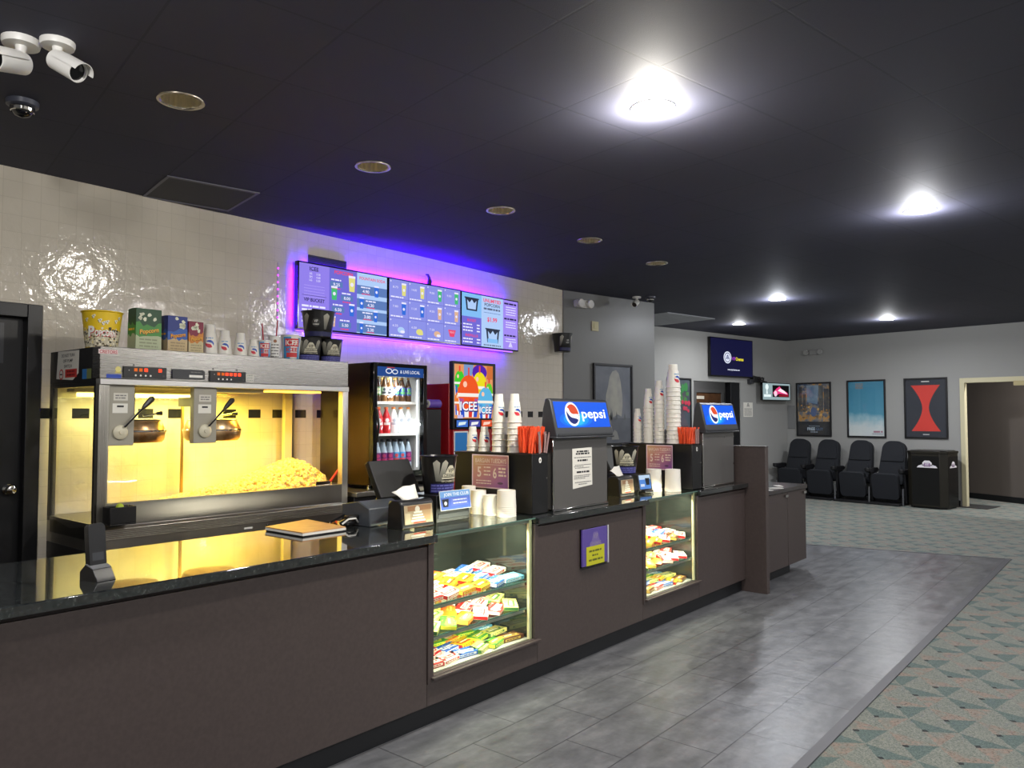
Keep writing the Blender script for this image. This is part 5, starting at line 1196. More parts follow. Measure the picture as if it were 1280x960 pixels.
t = cthing('card_printer', 'small black box under the far bucket, beside the far napkin dispenser', 'printer', -.26, 4.74, CT); m = MB(); m.box(-.20, .03, -.02, .24, 0, .145, M_BLACK); m.box(.03, .034, 0, .22, .02, .05, M_DKGREY); m.build('printer_body', t, bevel=.008)
t = cthing('tablet', 'small black tablet with a lit blue picture beside the far napkin dispenser', 'tablet', -.17, 4.78, CT, -.12)
m = MB(); m.at(0, 0, 0, 0, math.radians(-10), 0); m.box(-.012, 0, 0, .17, .02, .15, M_BLACK); m.box(-.04, .03, .03, .14, .0, .02, M_BLACK); m.build('tablet_case', t, bevel=.005)
m = MB(); m.at(0, 0, 0, 0, math.radians(-10), 0); m.box(0, .001, .012, .155, .032, .142, em(90, 150, 236, .8)); c = Canvas(m, Canvas.facing_x(.001, .012, .032)); c.rect(0, .075, .143, .11, em(200, 224, 250, .9), 1); c.poly([(.08, .03), (.125, .03), (.132, .085), (.073, .085)], em(40, 44, 52, .6), 2); c.rect(.01, .02, .06, .04, em(220, 232, 250, .9), 2); m.build('tablet_screen', t)
bucket('popcorn_bucket', K(-.335, 2.715, CT + .156), TH, 'black popcorn bucket on the receipt printer beside the near napkin dispenser', -.12, False, .108, .222)
bucket('popcorn_bucket', K(-.345, 4.845, CT + .146), TH, 'black popcorn bucket behind the far napkin dispenser, by the second cup cabinet', -1.0, True, .108, .222)
bucket('popcorn_bucket', K(-2.548, 7.02, 2.372), TH, 'purple-lit black popcorn bucket mounted high at the end of the tiled wall', -.05, False, .120, .222, style=1)
# ------------------------------------------------------------------ menu screens on the tiled wall
VIO = em(146, 128, 236, 1.0); VIO2 = em(112, 106, 214, 1.0); LAV = em(162, 138, 244, 1.0); TEALB = em(92, 124, 186, 1.0); PALE = em(176, 206, 250, 1.0); SKY = em(130, 190, 246, 1.0); INKS = em(28, 24, 70, 1.0); WHS = em(232, 230, 255, 1.05); REDS = em(236, 70, 110, 1.0); GRN = em(70, 190, 120, 1.0); BLUS = em(50, 110, 220, 1.0); YEL = em(226, 220, 130, 1.0); DK = em(40, 48, 70, 1.0); ORG = em(224, 180, 150, 1.0)
SW, SHH = 0.978, 0.568
def screen(loc, rz, label):
    t = thing('menu_screen', label, 'screen', loc, rz, 'menu screens')
    m = MB(); m.box(-.045, 0, 0, SW, 0, SHH, M_BLACKG); m.box(-.07, -.045, SW * .2, SW * .8, .12, SHH - .12, M_BLACK); m.build('screen_housing', t, bevel=.003)
    m = MB(); c = Canvas(m, Canvas.facing_x(.0004, .012, .014), .0004); return t, m, c
W, H = SW - .024, SHH - .026
def item(c, a, b, w, h, col, L=4):
    c.poly([(a - w * .38, b), (a + w * .38, b), (a + w * .5, b + h), (a - w * .5, b + h)], col, L); c.rect(a - w * .5, b + h * .86, a + w * .5, b + h, WHS, L + 1); c.disc(a, b + h * .45, w * .24, WHS, L + 1, 10)
t, m, c = screen(K(-2.475, 3.193, 2.322), TH, 'left menu screen with the vent above it')
c.rect(0, 0, W * .32, H, VIO, 1); c.rect(W * .32, 0, W * .635, H, VIO2, 1); c.rect(W * .635, 0, W, H, PALE, 1)
c.text('ICEE', W * .155, H * .93, .030, INKS, 3, .09, .02); c.rect(W * .11, H * .895, W * .2, H * .90, INKS, 3)
for i, (a, b) in enumerate((('XS', '3.50'), ('SM', '4.50'), ('LG', '5.50'))): c.text(a, W * .12, H * (.85 - .05 * i), .018, WHS, 3); c.text(b, W * .20, H * (.85 - .05 * i), .018, WHS, 3)
for k in range(5): c.scribble(W * .05, W * .27, H * (.66 - .045 * k), .005, em(176, 160, 250, 1), 3, k)
c.rect(W * .03, H * .505, W * .29, H * .51, INKS, 3)
c.text('VIP BUCKET', W * .16, H * .44, .030, INKS, 3, .21, .02)
for k in range(5): c.scribble(W * .03, W * .28, H * (.34 - .06 * k), .016, WHS, 3, k + 9)
c.text('POPCORN', W * .48, H * .94, .030, REDS, 3, .20, .03)
for i, (y, px, ic, lt) in enumerate(((.74, .40, YEL, 1), (.54, .52, GRN, 0), (.34, .42, BLUS, 1), (.10, .50, ORG, 2))):
    c.text(('9.25', '8.00', '6.50', '5.50')[i], W * px, H * y, .026, WHS, 4, .07, .02); c.scribble(W * (px - .06), W * (px + .05), H * (y + .075), .012, WHS, 4, i); c.scribble(W * (px - .05), W * (px + .04), H * (y - .065), .010, REDS, 4, i + 3); c.rect(W * (px - .07), H * (y - .04), W * (px + .07), H * (y + .05), TEALB, 2)
item(c, W * .575, H * .66, .075, H * .26, YEL); item(c, W * .375, H * .49, .065, H * .22, GRN); item(c, W * .575, H * .26, .06, H * .2, BLUS); item(c, W * .365, H * .06, .05, H * .17, ORG)
c.text('FOUNTAIN SODA', W * .82, H * .915, .026, REDS, 3, .30, .02)
for i, (y, px, ix) in enumerate(((.72, .74, .87), (.50, .80, .69), (.30, .76, .86), (.09, .80, .69))):
    c.rect(W * .635, H * (y - .075), W, H * (y + .075), TEALB, 2); c.text(('4.90', '4.30', '3.80', '2.30')[i], W * px, H * (y - .02), .028, WHS, 4, .075, .02); c.scribble(W * (px - .06), W * (px + .06), H * (y + .045), .012, WHS, 4, i); c.scribble(W * (px - .05), W * (px + .05), H * (y - .065), .008, REDS, 4, i); item(c, W * ix, H * (y - .09), .055 - .004 * i, H * .19, BLUS, 4)
m.build('menu_picture', t)
t, m, c = screen(K(-2.475, 4.176, 2.320), TH, 'middle menu screen, a grid of twelve snack combos')
c.rect(0, 0, W, H, em(140, 146, 232, 1.0), 1)
for i in range(1, 4): c.rect(W * i / 4 - .002, 0, W * i / 4 + .002, H, em(104, 104, 200, 1), 2)
for j in range(1, 3): c.rect(0, H * j / 3 - .002, W, H * j / 3 + .002, em(104, 104, 200, 1), 2)
cols = [[YEL, YEL, GRN, GRN], [BLUS, BLUS, ORG, ORG], [PALE, YEL, ORG, REDS]]
for j in range(3):
    for i in range(4):
        a, b = W * (i + .5) / 4, H * (2 - j + .5) / 3
        c.scribble(a - W * .105, a + W * .06, b - H * .135, .012, WHS, 3, i + 4 * j); c.disc(a - W * .105, b + H * .13, .007, WHS, 3, 8)
        if (i, j) != (3, 2): c.text(('8.75', '14.00', '9.00', '9.50', '7.80', '11.50', '8.50', '9.25', '6.25', '6.50', '7.25', '')[j * 4 + i], a - W * .045, b + H * .035, .020, WHS, 3, .065)
        if j < 2: item(c, a + W * .065, b - H * .10, .058, H * .22, cols[j][i], 4)
        elif i == 3: c.poly([(a - .055, b + .04), (a + .055, b + .04), (a + .03, b - .03), (a - .03, b - .03)], REDS, 3); c.text('TREATS', a, b + .015, .02, em(250, 200, 220, 1), 4, .07)
        else: c.disc(a + W * .03, b - .02, .045, cols[j][i], 4, 14, .03); c.disc(a + W * .05, b - .035, .03, YEL if i == 1 else WHS, 5, 10, .014)
m.build('menu_picture', t)
t, m, c = screen(K(-2.480, 5.160, 2.318), TH + .04, 'right menu screen with two popcorn buckets on it')
c.rect(0, 0, W * .33, H * .55, VIO2, 1); c.rect(0, H * .55, W * .33, H, SKY, 1); c.rect(W * .33, 0, W * .72, H, PALE, 1); c.rect(W * .72, 0, W, H, LAV, 1)
def bk(a, b, w, h):
    c.poly([(a - w * .4, b), (a + w * .4, b), (a + w * .5, b + h), (a - w * .5, b + h)], DK, 3); c.rect(a - w * .55, b + h * .95, a + w * .55, b + h * 1.05, DK, 3); c.poly([(a - w * .3, b + h * .12), (a + w * .3, b + h * .12), (a + w * .36, b + h * .85), (a + w * .18, b + h * .62), (a, b + h * .9), (a - w * .18, b + h * .62), (a - w * .36, b + h * .85)], PALE, 4)
bk(W * .165, H * .67, W * .22, H * .24); bk(W * .53, H * .09, W * .24, H * .27); c.rect(W * .44, H * .09, W * .62, H * .17, SKY, 5)
c.text('BUCKET', W * .165, H * .48, .026, REDS, 3, .14, .02); c.text('REFILLS', W * .165, H * .19, .026, REDS, 3, .2, .02)
for k, y in enumerate((.40, .34, .28, .12, .06)): c.scribble(W * .02, W * .18, H * y, .014, WHS, 3, k); c.scribble(W * .25, W * .31, H * y, .014, WHS, 3, k + 7)
c.text('UNLIMITED', W * .52, H * .92, .036, REDS, 3, .30, .03); c.text('POPCORN', W * .52, H * .835, .034, em(70, 80, 110, 1), 3, .26, .02)
c.scribble(W * .37, W * .67, H * .755, .020, em(90, 100, 130, 1), 3, 2); c.scribble(W * .37, W * .67, H * .68, .006, TEALB, 3, 3); c.text('$1.99', W * .52, H * .55, .046, REDS, 3, .17, .03); c.scribble(W * .37, W * .68, H * .04, .014, em(110, 120, 150, 1), 3, 4)
for j, y in enumerate((.93, .62, .28)):
    c.scribble(W * .74, W * .97, H * y, .018, INKS, 3, j)
    for k in range(4 - j): c.scribble(W * .77, W * .96, H * (y - .07 - .05 * k), .009, WHS, 3, 4 * j + k)
dome_logo(c, W * .86, H * .09, .07, WHS, LAV, 3)
m.build('menu_picture', t)
# violet light strips behind the screens
M_VIO = em(60, 0, 255, 14.0); M_VIO2 = em(150, 90, 255, 3.0)
def strip(n0, s0, n1, s1, z0, z1, label, k=M_VIO):
    a, b = K(n0, s0), K(n1, s1); m = MB(); d = (b - a); L = Vector((d.x, d.y)).length
    m.box(-.004, .004, 0, max(L, .012), 0, z1 - z0, k)
    tag(m.build('light_strip', loc=(a.x, a.y, z0), rot=(0, 0, math.atan2(-d.x, d.y) if L > .02 else TH)), label, 'light strip', 'violet light strips around the menu screens')
strip(-2.55, 3.24, -2.552, 6.08, 2.845, 2.857, 'violet light strip along the top behind the menu screens')
strip(-2.535, 3.22, -2.545, 6.06, 2.306, 2.316, 'violet light strip showing pink below the menu screens', M_VIO2)
strip(-2.535, 3.215, -2.535, 3.216, 2.34, 2.84, 'upright violet light strip behind the left edge of the menu screens')
m = MB(); m.box(-2.558, -2.554, 3.052, 3.060, 2.38, 2.86, mat('strip_tape', (190, 180, 200), .5))
for k in range(8): m.box(-2.554, -2.550, 3.050, 3.062, 2.40 + k * .058, 2.412 + k * .058, em(220, 70, 255, 3.0))
tag(m.build('light_string', loc=CP, rot=(0, 0, TH)), 'short dotted pink light string hanging on the wall left of the menu screens', 'light strip')
for (s, z, sy, e, ry) in ((4.65, 2.868, 2.75, 55.0, 55), (4.65, 2.306, 2.7, 15.0, 120)):
    ld = bpy.data.lights.new('violet_strip_glow', 'AREA'); ld.shape = 'RECTANGLE'; ld.size = .03; ld.size_y = sy; ld.energy = e; ld.color = (.065, .0, 1.0)
    o = bpy.data.objects.new('violet_strip_glow', ld); COL.objects.link(o); o.location = K(-2.535, s, z if z < 2.6 else 2.872); o.rotation_euler = (Matrix.Rotation(TH + .012, 4, 'Z') @ Matrix.Rotation(math.radians(180 - 14 if z > 2.6 else 20), 4, 'Y')).to_euler()
for (n, s, z, rz, lab) in ((-2.49, 3.186, 2.6, 0, ''),):
    ld = bpy.data.lights.new('violet_strip_glow', 'AREA'); ld.shape = 'RECTANGLE'; ld.size = .5; ld.size_y = .02; ld.energy = 9.0; ld.color = (.065, .0, 1.0)
    o = bpy.data.objects.new('violet_strip_glow', ld); COL.objects.link(o); o.location = K(n, s, z); o.rotation_euler = (Matrix.Rotation(TH, 4, 'Z') @ Matrix.Rotation(math.radians(70), 4, 'X') @ Matrix.Rotation(math.radians(90), 4, 'Z')).to_euler()
    o.rotation_euler = (Matrix.Rotation(TH, 4, 'Z') @ Matrix.Rotation(math.radians(-55), 4, 'Z') @ Matrix.Rotation(math.radians(90), 4, 'Y')).to_euler()
m = MB(); m.prism([(0, 0), (.035, 0), (.045, .03), (.02, .075), (.0, .10), (-.025, .098), (-.022, .086), (-.004, .086), (.008, .06), (.004, .03)], 'x', -.012, .012, M_DKGREY)
tag(m.build('wire_bracket', loc=K(-2.49, 4.70, 2.889), rot=(0, 0, TH), bevel=.003), 'small bent dark bracket on the top edge of the middle menu screen', 'bracket')
t = cthing('wall_vent', 'dark louvred vent grille on the wall above the left menu screen', 'vent', WN, 3.35, 2.868)
m = MB(); m.box(.001, .012, 0, .40, 0, .105, M_DKGREY); m.build('vent_frame', t)
for k in range(6):
    m = MB(); m.at(.014, 0, .012 + k * .016, 0, .5, 0); m.box(-.006, .006, .01, .39, -.001, .001, M_BLKM); m.build('louvre', t)

# ------------------------------------------------------------------ grey wall beside the tiles
def xw(name, label, cat, x, y, z, group=None): return thing(name, label, cat, (x, y, z), 0, group)
def frame_x(label, x, y0, y1, z0, z1, draw):
    t = xw('picture_frame', label, 'framed poster', x, y0, z0, 'framed posters'); W, H = y1 - y0, z1 - z0; b = .028
    m = MB(); m.box(.002, .03, 0, b, 0, H, M_BLKM); m.box(.002, .03, W - b, W, 0, H, M_BLKM); m.box(.002, .03, b, W - b, 0, b, M_BLKM); m.box(.002, .03, b, W - b, H - b, H, M_BLKM); m.build('frame', t, bevel=.003)
    m = MB(); m.box(.003, .012, b, W - b, b, H - b, pr(120, 126, 136)); draw(m, Canvas(m, Canvas.facing_x(.012, b, b)), W - 2 * b, H - 2 * b); m.build('poster', t)
    m = MB(); m.box(.017, .019, b, W - b, b, H - b, M_GLASS); m.build('glass_cover', t)
def d_ghost(m, c, W, H):
    r = random.Random(8); c.rect(0, 0, W, H, m_noisy('misty_grey_print', (92, 98, 108), (112, 116, 124), 4, .5), 1); c.rect(0, 0, W, H * .32, m_noisy('dark_mist_print', (78, 82, 90), (92, 96, 104), 5, .5), 2)
    out = [(.28, .34), (.30, .62), (.36, .74), (.40, .86), (.48, .93), (.58, .95), (.66, .90), (.71, .80), (.73, .70), (.76, .60), (.76, .48), (.73, .34), (.62, .37), (.5, .33), (.4, .36)]
    c.poly([(a * W, b * H) for a, b in out], m_noisy('pale_shape_print', (164, 162, 150), (142, 142, 138), 6, .5), 3)
    for k in range(12): a = r.uniform(.18, .82); h = r.uniform(.08, .16); c.poly([(W * (a - .03), H * .30), (W * (a + .03), H * .30), (W * a, H * (.30 + h))], pr(86, 90, 92), 4)
    c.poly([(W * .45, H * .04), (W * .66, H * .04), (W * .60, H * .14), (W * .53, H * .17), (W * .48, H * .12)], pr(132, 132, 128), 4)
frame_x('framed misty grey poster on the grey wall left of the far cup stacks', XG, 7.135, 7.885, 1.215, 2.28, d_ghost)
t = xw('emergency_light', 'white two-headed emergency light high on the grey wall near the tiles', 'emergency light', XG, 6.93, 3.0)
m = MB(); m.prism(rrect(.26, .10, .03, 4, 0, .02), 'x', .001, .05, M_WHITE); m.build('housing', t, bevel=.006)
for dy in (-.085, .085):
    m = MB(); m.at(.05, dy, .02, 0, PI / 2, 0); m.lathe([(.045, 0), (.056, .03), (.054, .05), (.046, .055), (.001, .05)], M_WHITE, 18); m.build('lamp_head', t)
m = MB(); m.box(.001, .012, -.062, .062, -.062, .062, mat('ivory_plastic', (196, 186, 138), .45)); m.box(.012, .016, -.03, .03, -.03, .03, mat('ivory_plastic')); tag(m.build('wall_plate', loc=(XG, 7.18, 2.757), bevel=.003), 'ivory square plate on the grey wall under the emergency light', 'wall plate')

# security cameras
def bullet(label, x, y, rz, sc=1.0, tilt=25):
    t = thing('security_camera', label, 'camera', (x, y, CZ), rz, 'white bullet cameras')
    m = MB(); m.lathe([(.055 * sc, -.022 * sc), (.058 * sc, -.012 * sc), (.058 * sc, 0)], M_WHITE, 24); m.build('mount_plate', t)
    m = MB(); m.tube([(0, 0, -.02 * sc), (.0, 0, -.055 * sc), (.03 * sc, 0, -.085 * sc)], [.018 * sc, .016 * sc, .022 * sc], M_WHITE, 12); m.build('arm', t)
    m = MB(); m.at(.035 * sc, 0, -.09 * sc, 0, math.radians(90 + tilt), 0); m.lathe([(.03 * sc, -.055 * sc), (.036 * sc, -.05 * sc), (.038 * sc, .07 * sc), (.034 * sc, .07 * sc), (.033 * sc, .06 * sc)], M_WHITE, 24, cap1=False); m.lathe([(.033 * sc, .06 * sc), (.001, .058 * sc)], M_BLACKG, 24)
    m.lathe([(.040 * sc, -.03 * sc), (.042 * sc, .0), (.042 * sc, .095 * sc), (.040 * sc, .095 * sc), (.039 * sc, -.03 * sc)], M_WHITE, 14, PI * .55, PI * 1.45); m.build('camera_body', t)
bullet('white bullet camera on the ceiling at the left picture edge, cut off by it', -3.74, .44, -.92, 1.25, 16)
bullet('white bullet camera on the ceiling, right of the cut-off one', -3.66, .56, .62, 1.15, 30)
bullet('tiny white bullet camera on the ceiling above the grey wall', -6.72, 7.74, -1.2, 1.0)
def dome(label, x, y, sc=1.0):
    t = thing('dome_camera', label, 'camera', (x, y, CZ), 0, 'dome cameras'); m = MB(); m.lathe([(.05 * sc, -.03 * sc), (.068 * sc, -.022 * sc), (.07 * sc, 0)], mat('dome_base', (70, 72, 84), .4), 28); m.build('base', t)
    m = MB(); m.lathe([(.004, -.078 * sc), (.03 * sc, -.070 * sc), (.046 * sc, -.05 * sc), (.052 * sc, -.03 * sc)], mat('smoked_dome', (14, 14, 20), .04, spec=.9), 28); m.lathe([(.046 * sc, -.053 * sc), (.05 * sc, -.05 * sc), (.053 * sc, -.036 * sc)], M_CHROME, 28, cap0=False, cap1=False); m.build('dome', t)
dome('black dome camera on the ceiling below the white bullet cameras', -4.48, .54, 1.05)
dome('small dome camera on the ceiling above the grey wall', -6.60, 7.87, 1.0)
t = thing('ceiling_grille', 'dark square air grille in the ceiling by the tiled wall, pale edged', 'vent', (-5.575, 1.755, CZ))
m = MB(); q = mat('grille_edge', (104, 104, 116), .5)
for a, b, c_, d_ in ((-.315, -.285, -.31, .31), (.285, .315, -.31, .31), (-.285, .285, -.31, -.29), (-.285, .285, .29, .31)): m.box(a, b, c_, d_, -.006, 0, q)
m.build('grille_frame', t)
m = MB(); m.box(-.285, .285, -.29, .29, -.003, 0, mat('grille_dark', (30, 32, 40), .6)); m.build('grille_panel', t)
t = thing('ceiling_vent', 'pale square air vent in the ceiling beyond the grey wall corner', 'vent', (-8.02, 9.85, CZ))
m = MB(); m.box(-.60, .60, -.60, .60, -.012, 0, mat('pale_vent', (168, 170, 176), .5))
for k in range(10): m.box(-.55, .55, -.52 + k * .11, -.46 + k * .11, -.016, -.012, mat('pale_vent'))
m.build('vent_panel', t, bevel=.002)

# ------------------------------------------------------------------ wall with the television
t = xw('television', 'dark blue wall television with a round logo above the doorway', 'television', XT, 12.05, 2.345)
m = MB(); m.box(.02, .07, 0, 1.40, 0, .74, M_BLACKG); m.build('tv_housing', t, bevel=.004); m = MB(); m.box(.001, .02, .35, 1.05, .2, .55, M_BLACK); m.build('wall_mount', t)
m = MB(); m.box(.07, .0708, .015, 1.385, .02, .725, em(20, 21, 62, .8)); c = Canvas(m, Canvas.facing_x(.0708, 0, 0), .001); w_ = em(226, 232, 250, 1)
c.disc(.545, .37, .125, w_, 1, 32, .115); c.disc(.545, .37, .100, em(30, 34, 90, .9), 2, 28, .092); c.disc(.545, .37, .086, w_, 3, 28, .079); dome_logo(c, .545, .375, .12, em(60, 70, 130, .9), w_, 4)
c.text('VIP', .745, .355, .062, em(150, 60, 190, 1), 1, .13, .03); c.text('Cinemas', .945, .352, .062, em(236, 220, 50, 1.1), 1, .26, .03); c.text('www.vipcinemas.com', .745, .14, .032, w_, 1, .40, .03); m.build('tv_picture', t)
t = xw('monitor', 'small lit wall monitor below and right of the television', 'monitor', XT + .12, 13.62, 1.905)
m = MB(); m.box(.0, .05, 0, 1.03, 0, .36, M_BLACKG); m.build('monitor_housing', t, bevel=.004); m = MB(); m.tube([(0, .5, .2), (-.119, .5, .2)], .03, M_BLACK); m.box(-.119, -.10, .4, .6, .1, .3, M_BLACK); m.build('wall_arm', t)
m = MB(); m.box(.05, .0508, .015, 1.015, .015, .345, em(150, 172, 176, 1)); c = Canvas(m, Canvas.facing_x(.0508, 0, 0), .001); c.rect(.36, .07, .98, .31, em(12, 10, 14, .5), 1); pk = em(236, 60, 130, 1)
c.poly([(.37, .15), (.5, .24), (.62, .29), (.72, .22), (.9, .17), (.95, .12), (.6, .14), (.5, .10)], pk, 2); c.poly([(.55, .2), (.72, .16), (.92, .13), (.8, .2), (.65, .25)], em(250, 226, 236, 1.1), 3); c.rect(.6, .08, .95, .12, em(150, 20, 40, .9), 2); c.disc(.47, .14, .06, em(250, 210, 230, 1), 3, 16)
c.disc(.16, .27, .06, em(226, 240, 240, 1.1), 1, 16); c.poly([(.13, .13), (.19, .13), (.175, .22), (.145, .22)], em(226, 240, 240, 1.1), 1); c.rect(.05, .07, .30, .12, em(226, 240, 240, 1.1), 1); m.build('monitor_picture', t)
t = xw('cable_bundle', 'black tangle of cables and adapters hanging between the television and the monitor', 'cables', XT, 13.35, 2.25)
m = MB(); r = random.Random(5)
for k in range(6): m.tube([(.05, .15 + .05 * k, .14 - .01 * k), (.10, .24 + .04 * k, .06 + r.uniform(-.04, .06)), (.09, .34 + .02 * k, .02 + r.uniform(-.03, .03)), (.13, .50, .02)], .013, M_BLACK, 6)
m.build('cables', t); m = MB(); m.box(.004, .09, .10, .34, .02, .13, M_BLACK); m.box(.004, .08, .0, .12, -.02, .07, M_DKGREY); m.build('adapter', t, bevel=.006)
m = MB(); m.box(.001, .003, 0, .32, 0, .285, M_PAPER); c = Canvas(m, Canvas.facing_x(.003, 0, 0)); dome_logo(c, .16, .235, .10, M_INKL, M_PAPER, 1)
for k in range(6): c.scribble(.03, .29, .16 - .026 * k, .012, M_INKL, 1, k)
tag(m.build('paper_notice', loc=(XT, 13.21, 1.575)), 'white paper notice on the wall right of the dark doorway', 'notice')
def d_green(m, c, W, H):
    c.rect(0, 0, W, H, m_noisy('slate_print', (62, 70, 80), (78, 86, 96), 3, .5), 1); r = random.Random(3)
    for k in range(9): a, b = W * r.uniform(.45, .95), H * r.uniform(.6, .9); c.disc(a, b, r.uniform(.03, .06), pr(56, 130, 70), 2 + k, 9, r.uniform(.03, .09))
    for k in range(6): a, b = W * r.uniform(.55, .95), H * r.uniform(.42, .6); c.disc(a, b, r.uniform(.03, .05), pr(190, 56, 80), 12 + k, 9)
    c.rect(W * .1, H * .03, W * .9, H * .16, pr(40, 44, 52), 2)
frame_x('framed slate poster with green and red shapes behind the tallest cup stack', XT, 10.85, 11.53, 1.22, 2.28, d_green)

# ------------------------------------------------------------------ far wall: posters, lights, grey patch
def frame_y(label, x0, x1, z0, z1, draw):
    t = thing('picture_frame', label, 'framed poster', (x0, YF, z0), 0, 'framed posters'); W, H = x1 - x0, z1 - z0; b = .030
    m = MB(); m.box(0, b, -.032, -.002, 0, H, M_BLKM); m.box(W - b, W, -.032, -.002, 0, H, M_BLKM); m.box(b, W - b, -.032, -.002, 0, b, M_BLKM); m.box(b, W - b, -.032, -.002, H - b, H, M_BLKM); m.build('frame', t, bevel=.003)
    m = MB(); m.box(b, W - b, -.012, -.003, b, H - b, pr(120, 126, 136)); draw(m, Canvas(m, Canvas.facing_ny(-.012, b, b), .0008), W - 2 * b, H - 2 * b); m.build('poster', t)
    m = MB(); m.box(b, W - b, -.021, -.0195, b, H - b, M_GLASS); m.build('glass_cover', t)
def d_city(m, c, W, H):
    r = random.Random(12)
    mm = mat('city_print', (60, 70, 90), .5); g = NT(mm); o = g.coord(); n = g.noise(o, 7, 6, .65)
    g.base(g.ramp(n, [(.30, S(36, 44, 60)), (.42, S(78, 94, 122)), (.52, S(140, 134, 122)), (.60, S(206, 152, 76)), (.70, S(92, 70, 52))])); c.rect(0, 0, W, H, mm, 1)
    for a0, a1, b1 in ((.02, .14, .95), (.16, .26, .8), (.66, .80, .97), (.82, .97, .9)): c.rect(W * a0, H * .45, W * a1, H * b1, m_noisy('tower_print', (96, 92, 84), (62, 66, 74), 9, .5), 2)
    c.poly([(W * .30, H * .64), (W * .62, H * .60), (W * .66, H * .97), (W * .28, H * .97)], m_noisy('sky_gap_print', (96, 128, 160), (136, 156, 172), 5, .5), 2)
    for k in range(26):
        a, b = (W * r.uniform(.06, .42), H * r.uniform(.3, .6)) if k % 3 else (W * r.uniform(.6, .94), H * r.uniform(.32, .52)); q = r.uniform(.012, .04)
        c.poly([(min(max(a + q * r.uniform(.3, 1.5) * math.cos(t_), .005), W - .005), b + q * r.uniform(.3, 1.2) * math.sin(t_)) for t_ in [2 * PI * j / 9 for j in range(9)]], (pr(206, 150, 62), pr(176, 132, 80), pr(226, 180, 96), pr(120, 96, 70))[k % 4], 3 + k % 4)
    c.disc(W * .5, H * .45, W * .10, pr(84, 104, 146), 7, 7, H * .10); c.rect(0, 0, W, H * .26, m_noisy('dark_street_print', (30, 36, 48), (58, 56, 54), 6, .5), 6)
    c.text('FREE', W * .42, H * .115, H * .055, pr(206, 222, 236), 8, W * .24, .03); c.text('GUY', W * .68, H * .115, H * .055, pr(96, 130, 170), 8, W * .22, .0); c.scribble(W * .4, W * .62, H * .055, H * .015, pr(170, 186, 200), 8, 2); c.scribble(W * .35, W * .7, H * .17, H * .012, pr(140, 156, 170), 8, 3)
def d_sky(m, c, W, H):
    c.rect(0, 0, W, H, m_gradient('cloud_print', [(0.0, (214, 220, 218)), (0.22, (206, 216, 218)), (0.34, (150, 190, 204)), (0.46, (78, 150, 178)), (1.0, (60, 136, 168))], (0.08, 0, 1), 0.0, 1.1, .5, .34, 4.0), 1)
    for k in range(5): c.scribble(W * .2, W * .42, H * (.96 - .022 * k), H * .012, pr(150, 128, 110), 3, k)
    c.scribble(W * .7, W * .95, H * .08, H * .03, pr(170, 120, 140), 9, 3); c.scribble(W * .66, W * .95, H * .04, H * .012, pr(150, 150, 170), 9, 4)
def d_red(m, c, W, H):
    c.rect(0, 0, W, H, pr(46, 50, 60), 1); rd = pr(216, 62, 52)
    L_ = [(.16, .90)]; N = 16
    right = [(.5 + .36 * (.22 + .78 * abs(2 * i / N - 1) ** 1.7) * 1.02, .10 + .80 * i / N) for i in range(N + 1)]; left = [(1 - a, b) for a, b in right][::-1]
    c.poly([(a * W, b * H) for a, b in right + left], rd, 2); c.rect(W * .40, H * .955, W * .60, H * .972, pr(220, 220, 216), 2); c.rect(W * .42, H * .035, W * .58, H * .05, pr(200, 200, 200), 2)
frame_y('framed dark city poster with orange splashes, leftmost on the far wall', -8.517, -7.763, 1.178, 2.278, d_city)
frame_y('framed blue sky and white cloud poster, middle of the far wall', -7.434, -6.683, 1.176, 2.29, d_sky)
frame_y('framed red and black hourglass-patterned poster, above the waste bin', -6.342, -5.589, 1.180, 2.29, d_red)
t = thing('emergency_light', 'grey-painted two-headed emergency light high on the far wall', 'emergency light', (-8.11, YF, 2.87)); m = MB(); m.box(-.09, .09, -.05, -.001, -.03, .07, M_GREY); m.build('housing', t, bevel=.008)
for dx in (-.15, .15):
    m = MB(); m.at(dx, -.03, .02, PI / 2, 0, 0); m.lathe([(.03, 0), (.055, .03), (.05, .055), (.001, .05)], mat('painted_lamp_head', (170, 170, 168), .4), 16); m.build('lamp_head', t)
m = MB(); m.box(-8.72, -8.56, YF - .012, YF - .001, 1.325, 1.81, mat('grey_wall_patch', (128, 129, 130), .5)); tag(m.build('wall_patch', bevel=.003), 'flat grey patch on the far wall left of the city poster', 'wall panel')  # thin plain grey rectangle on the wall

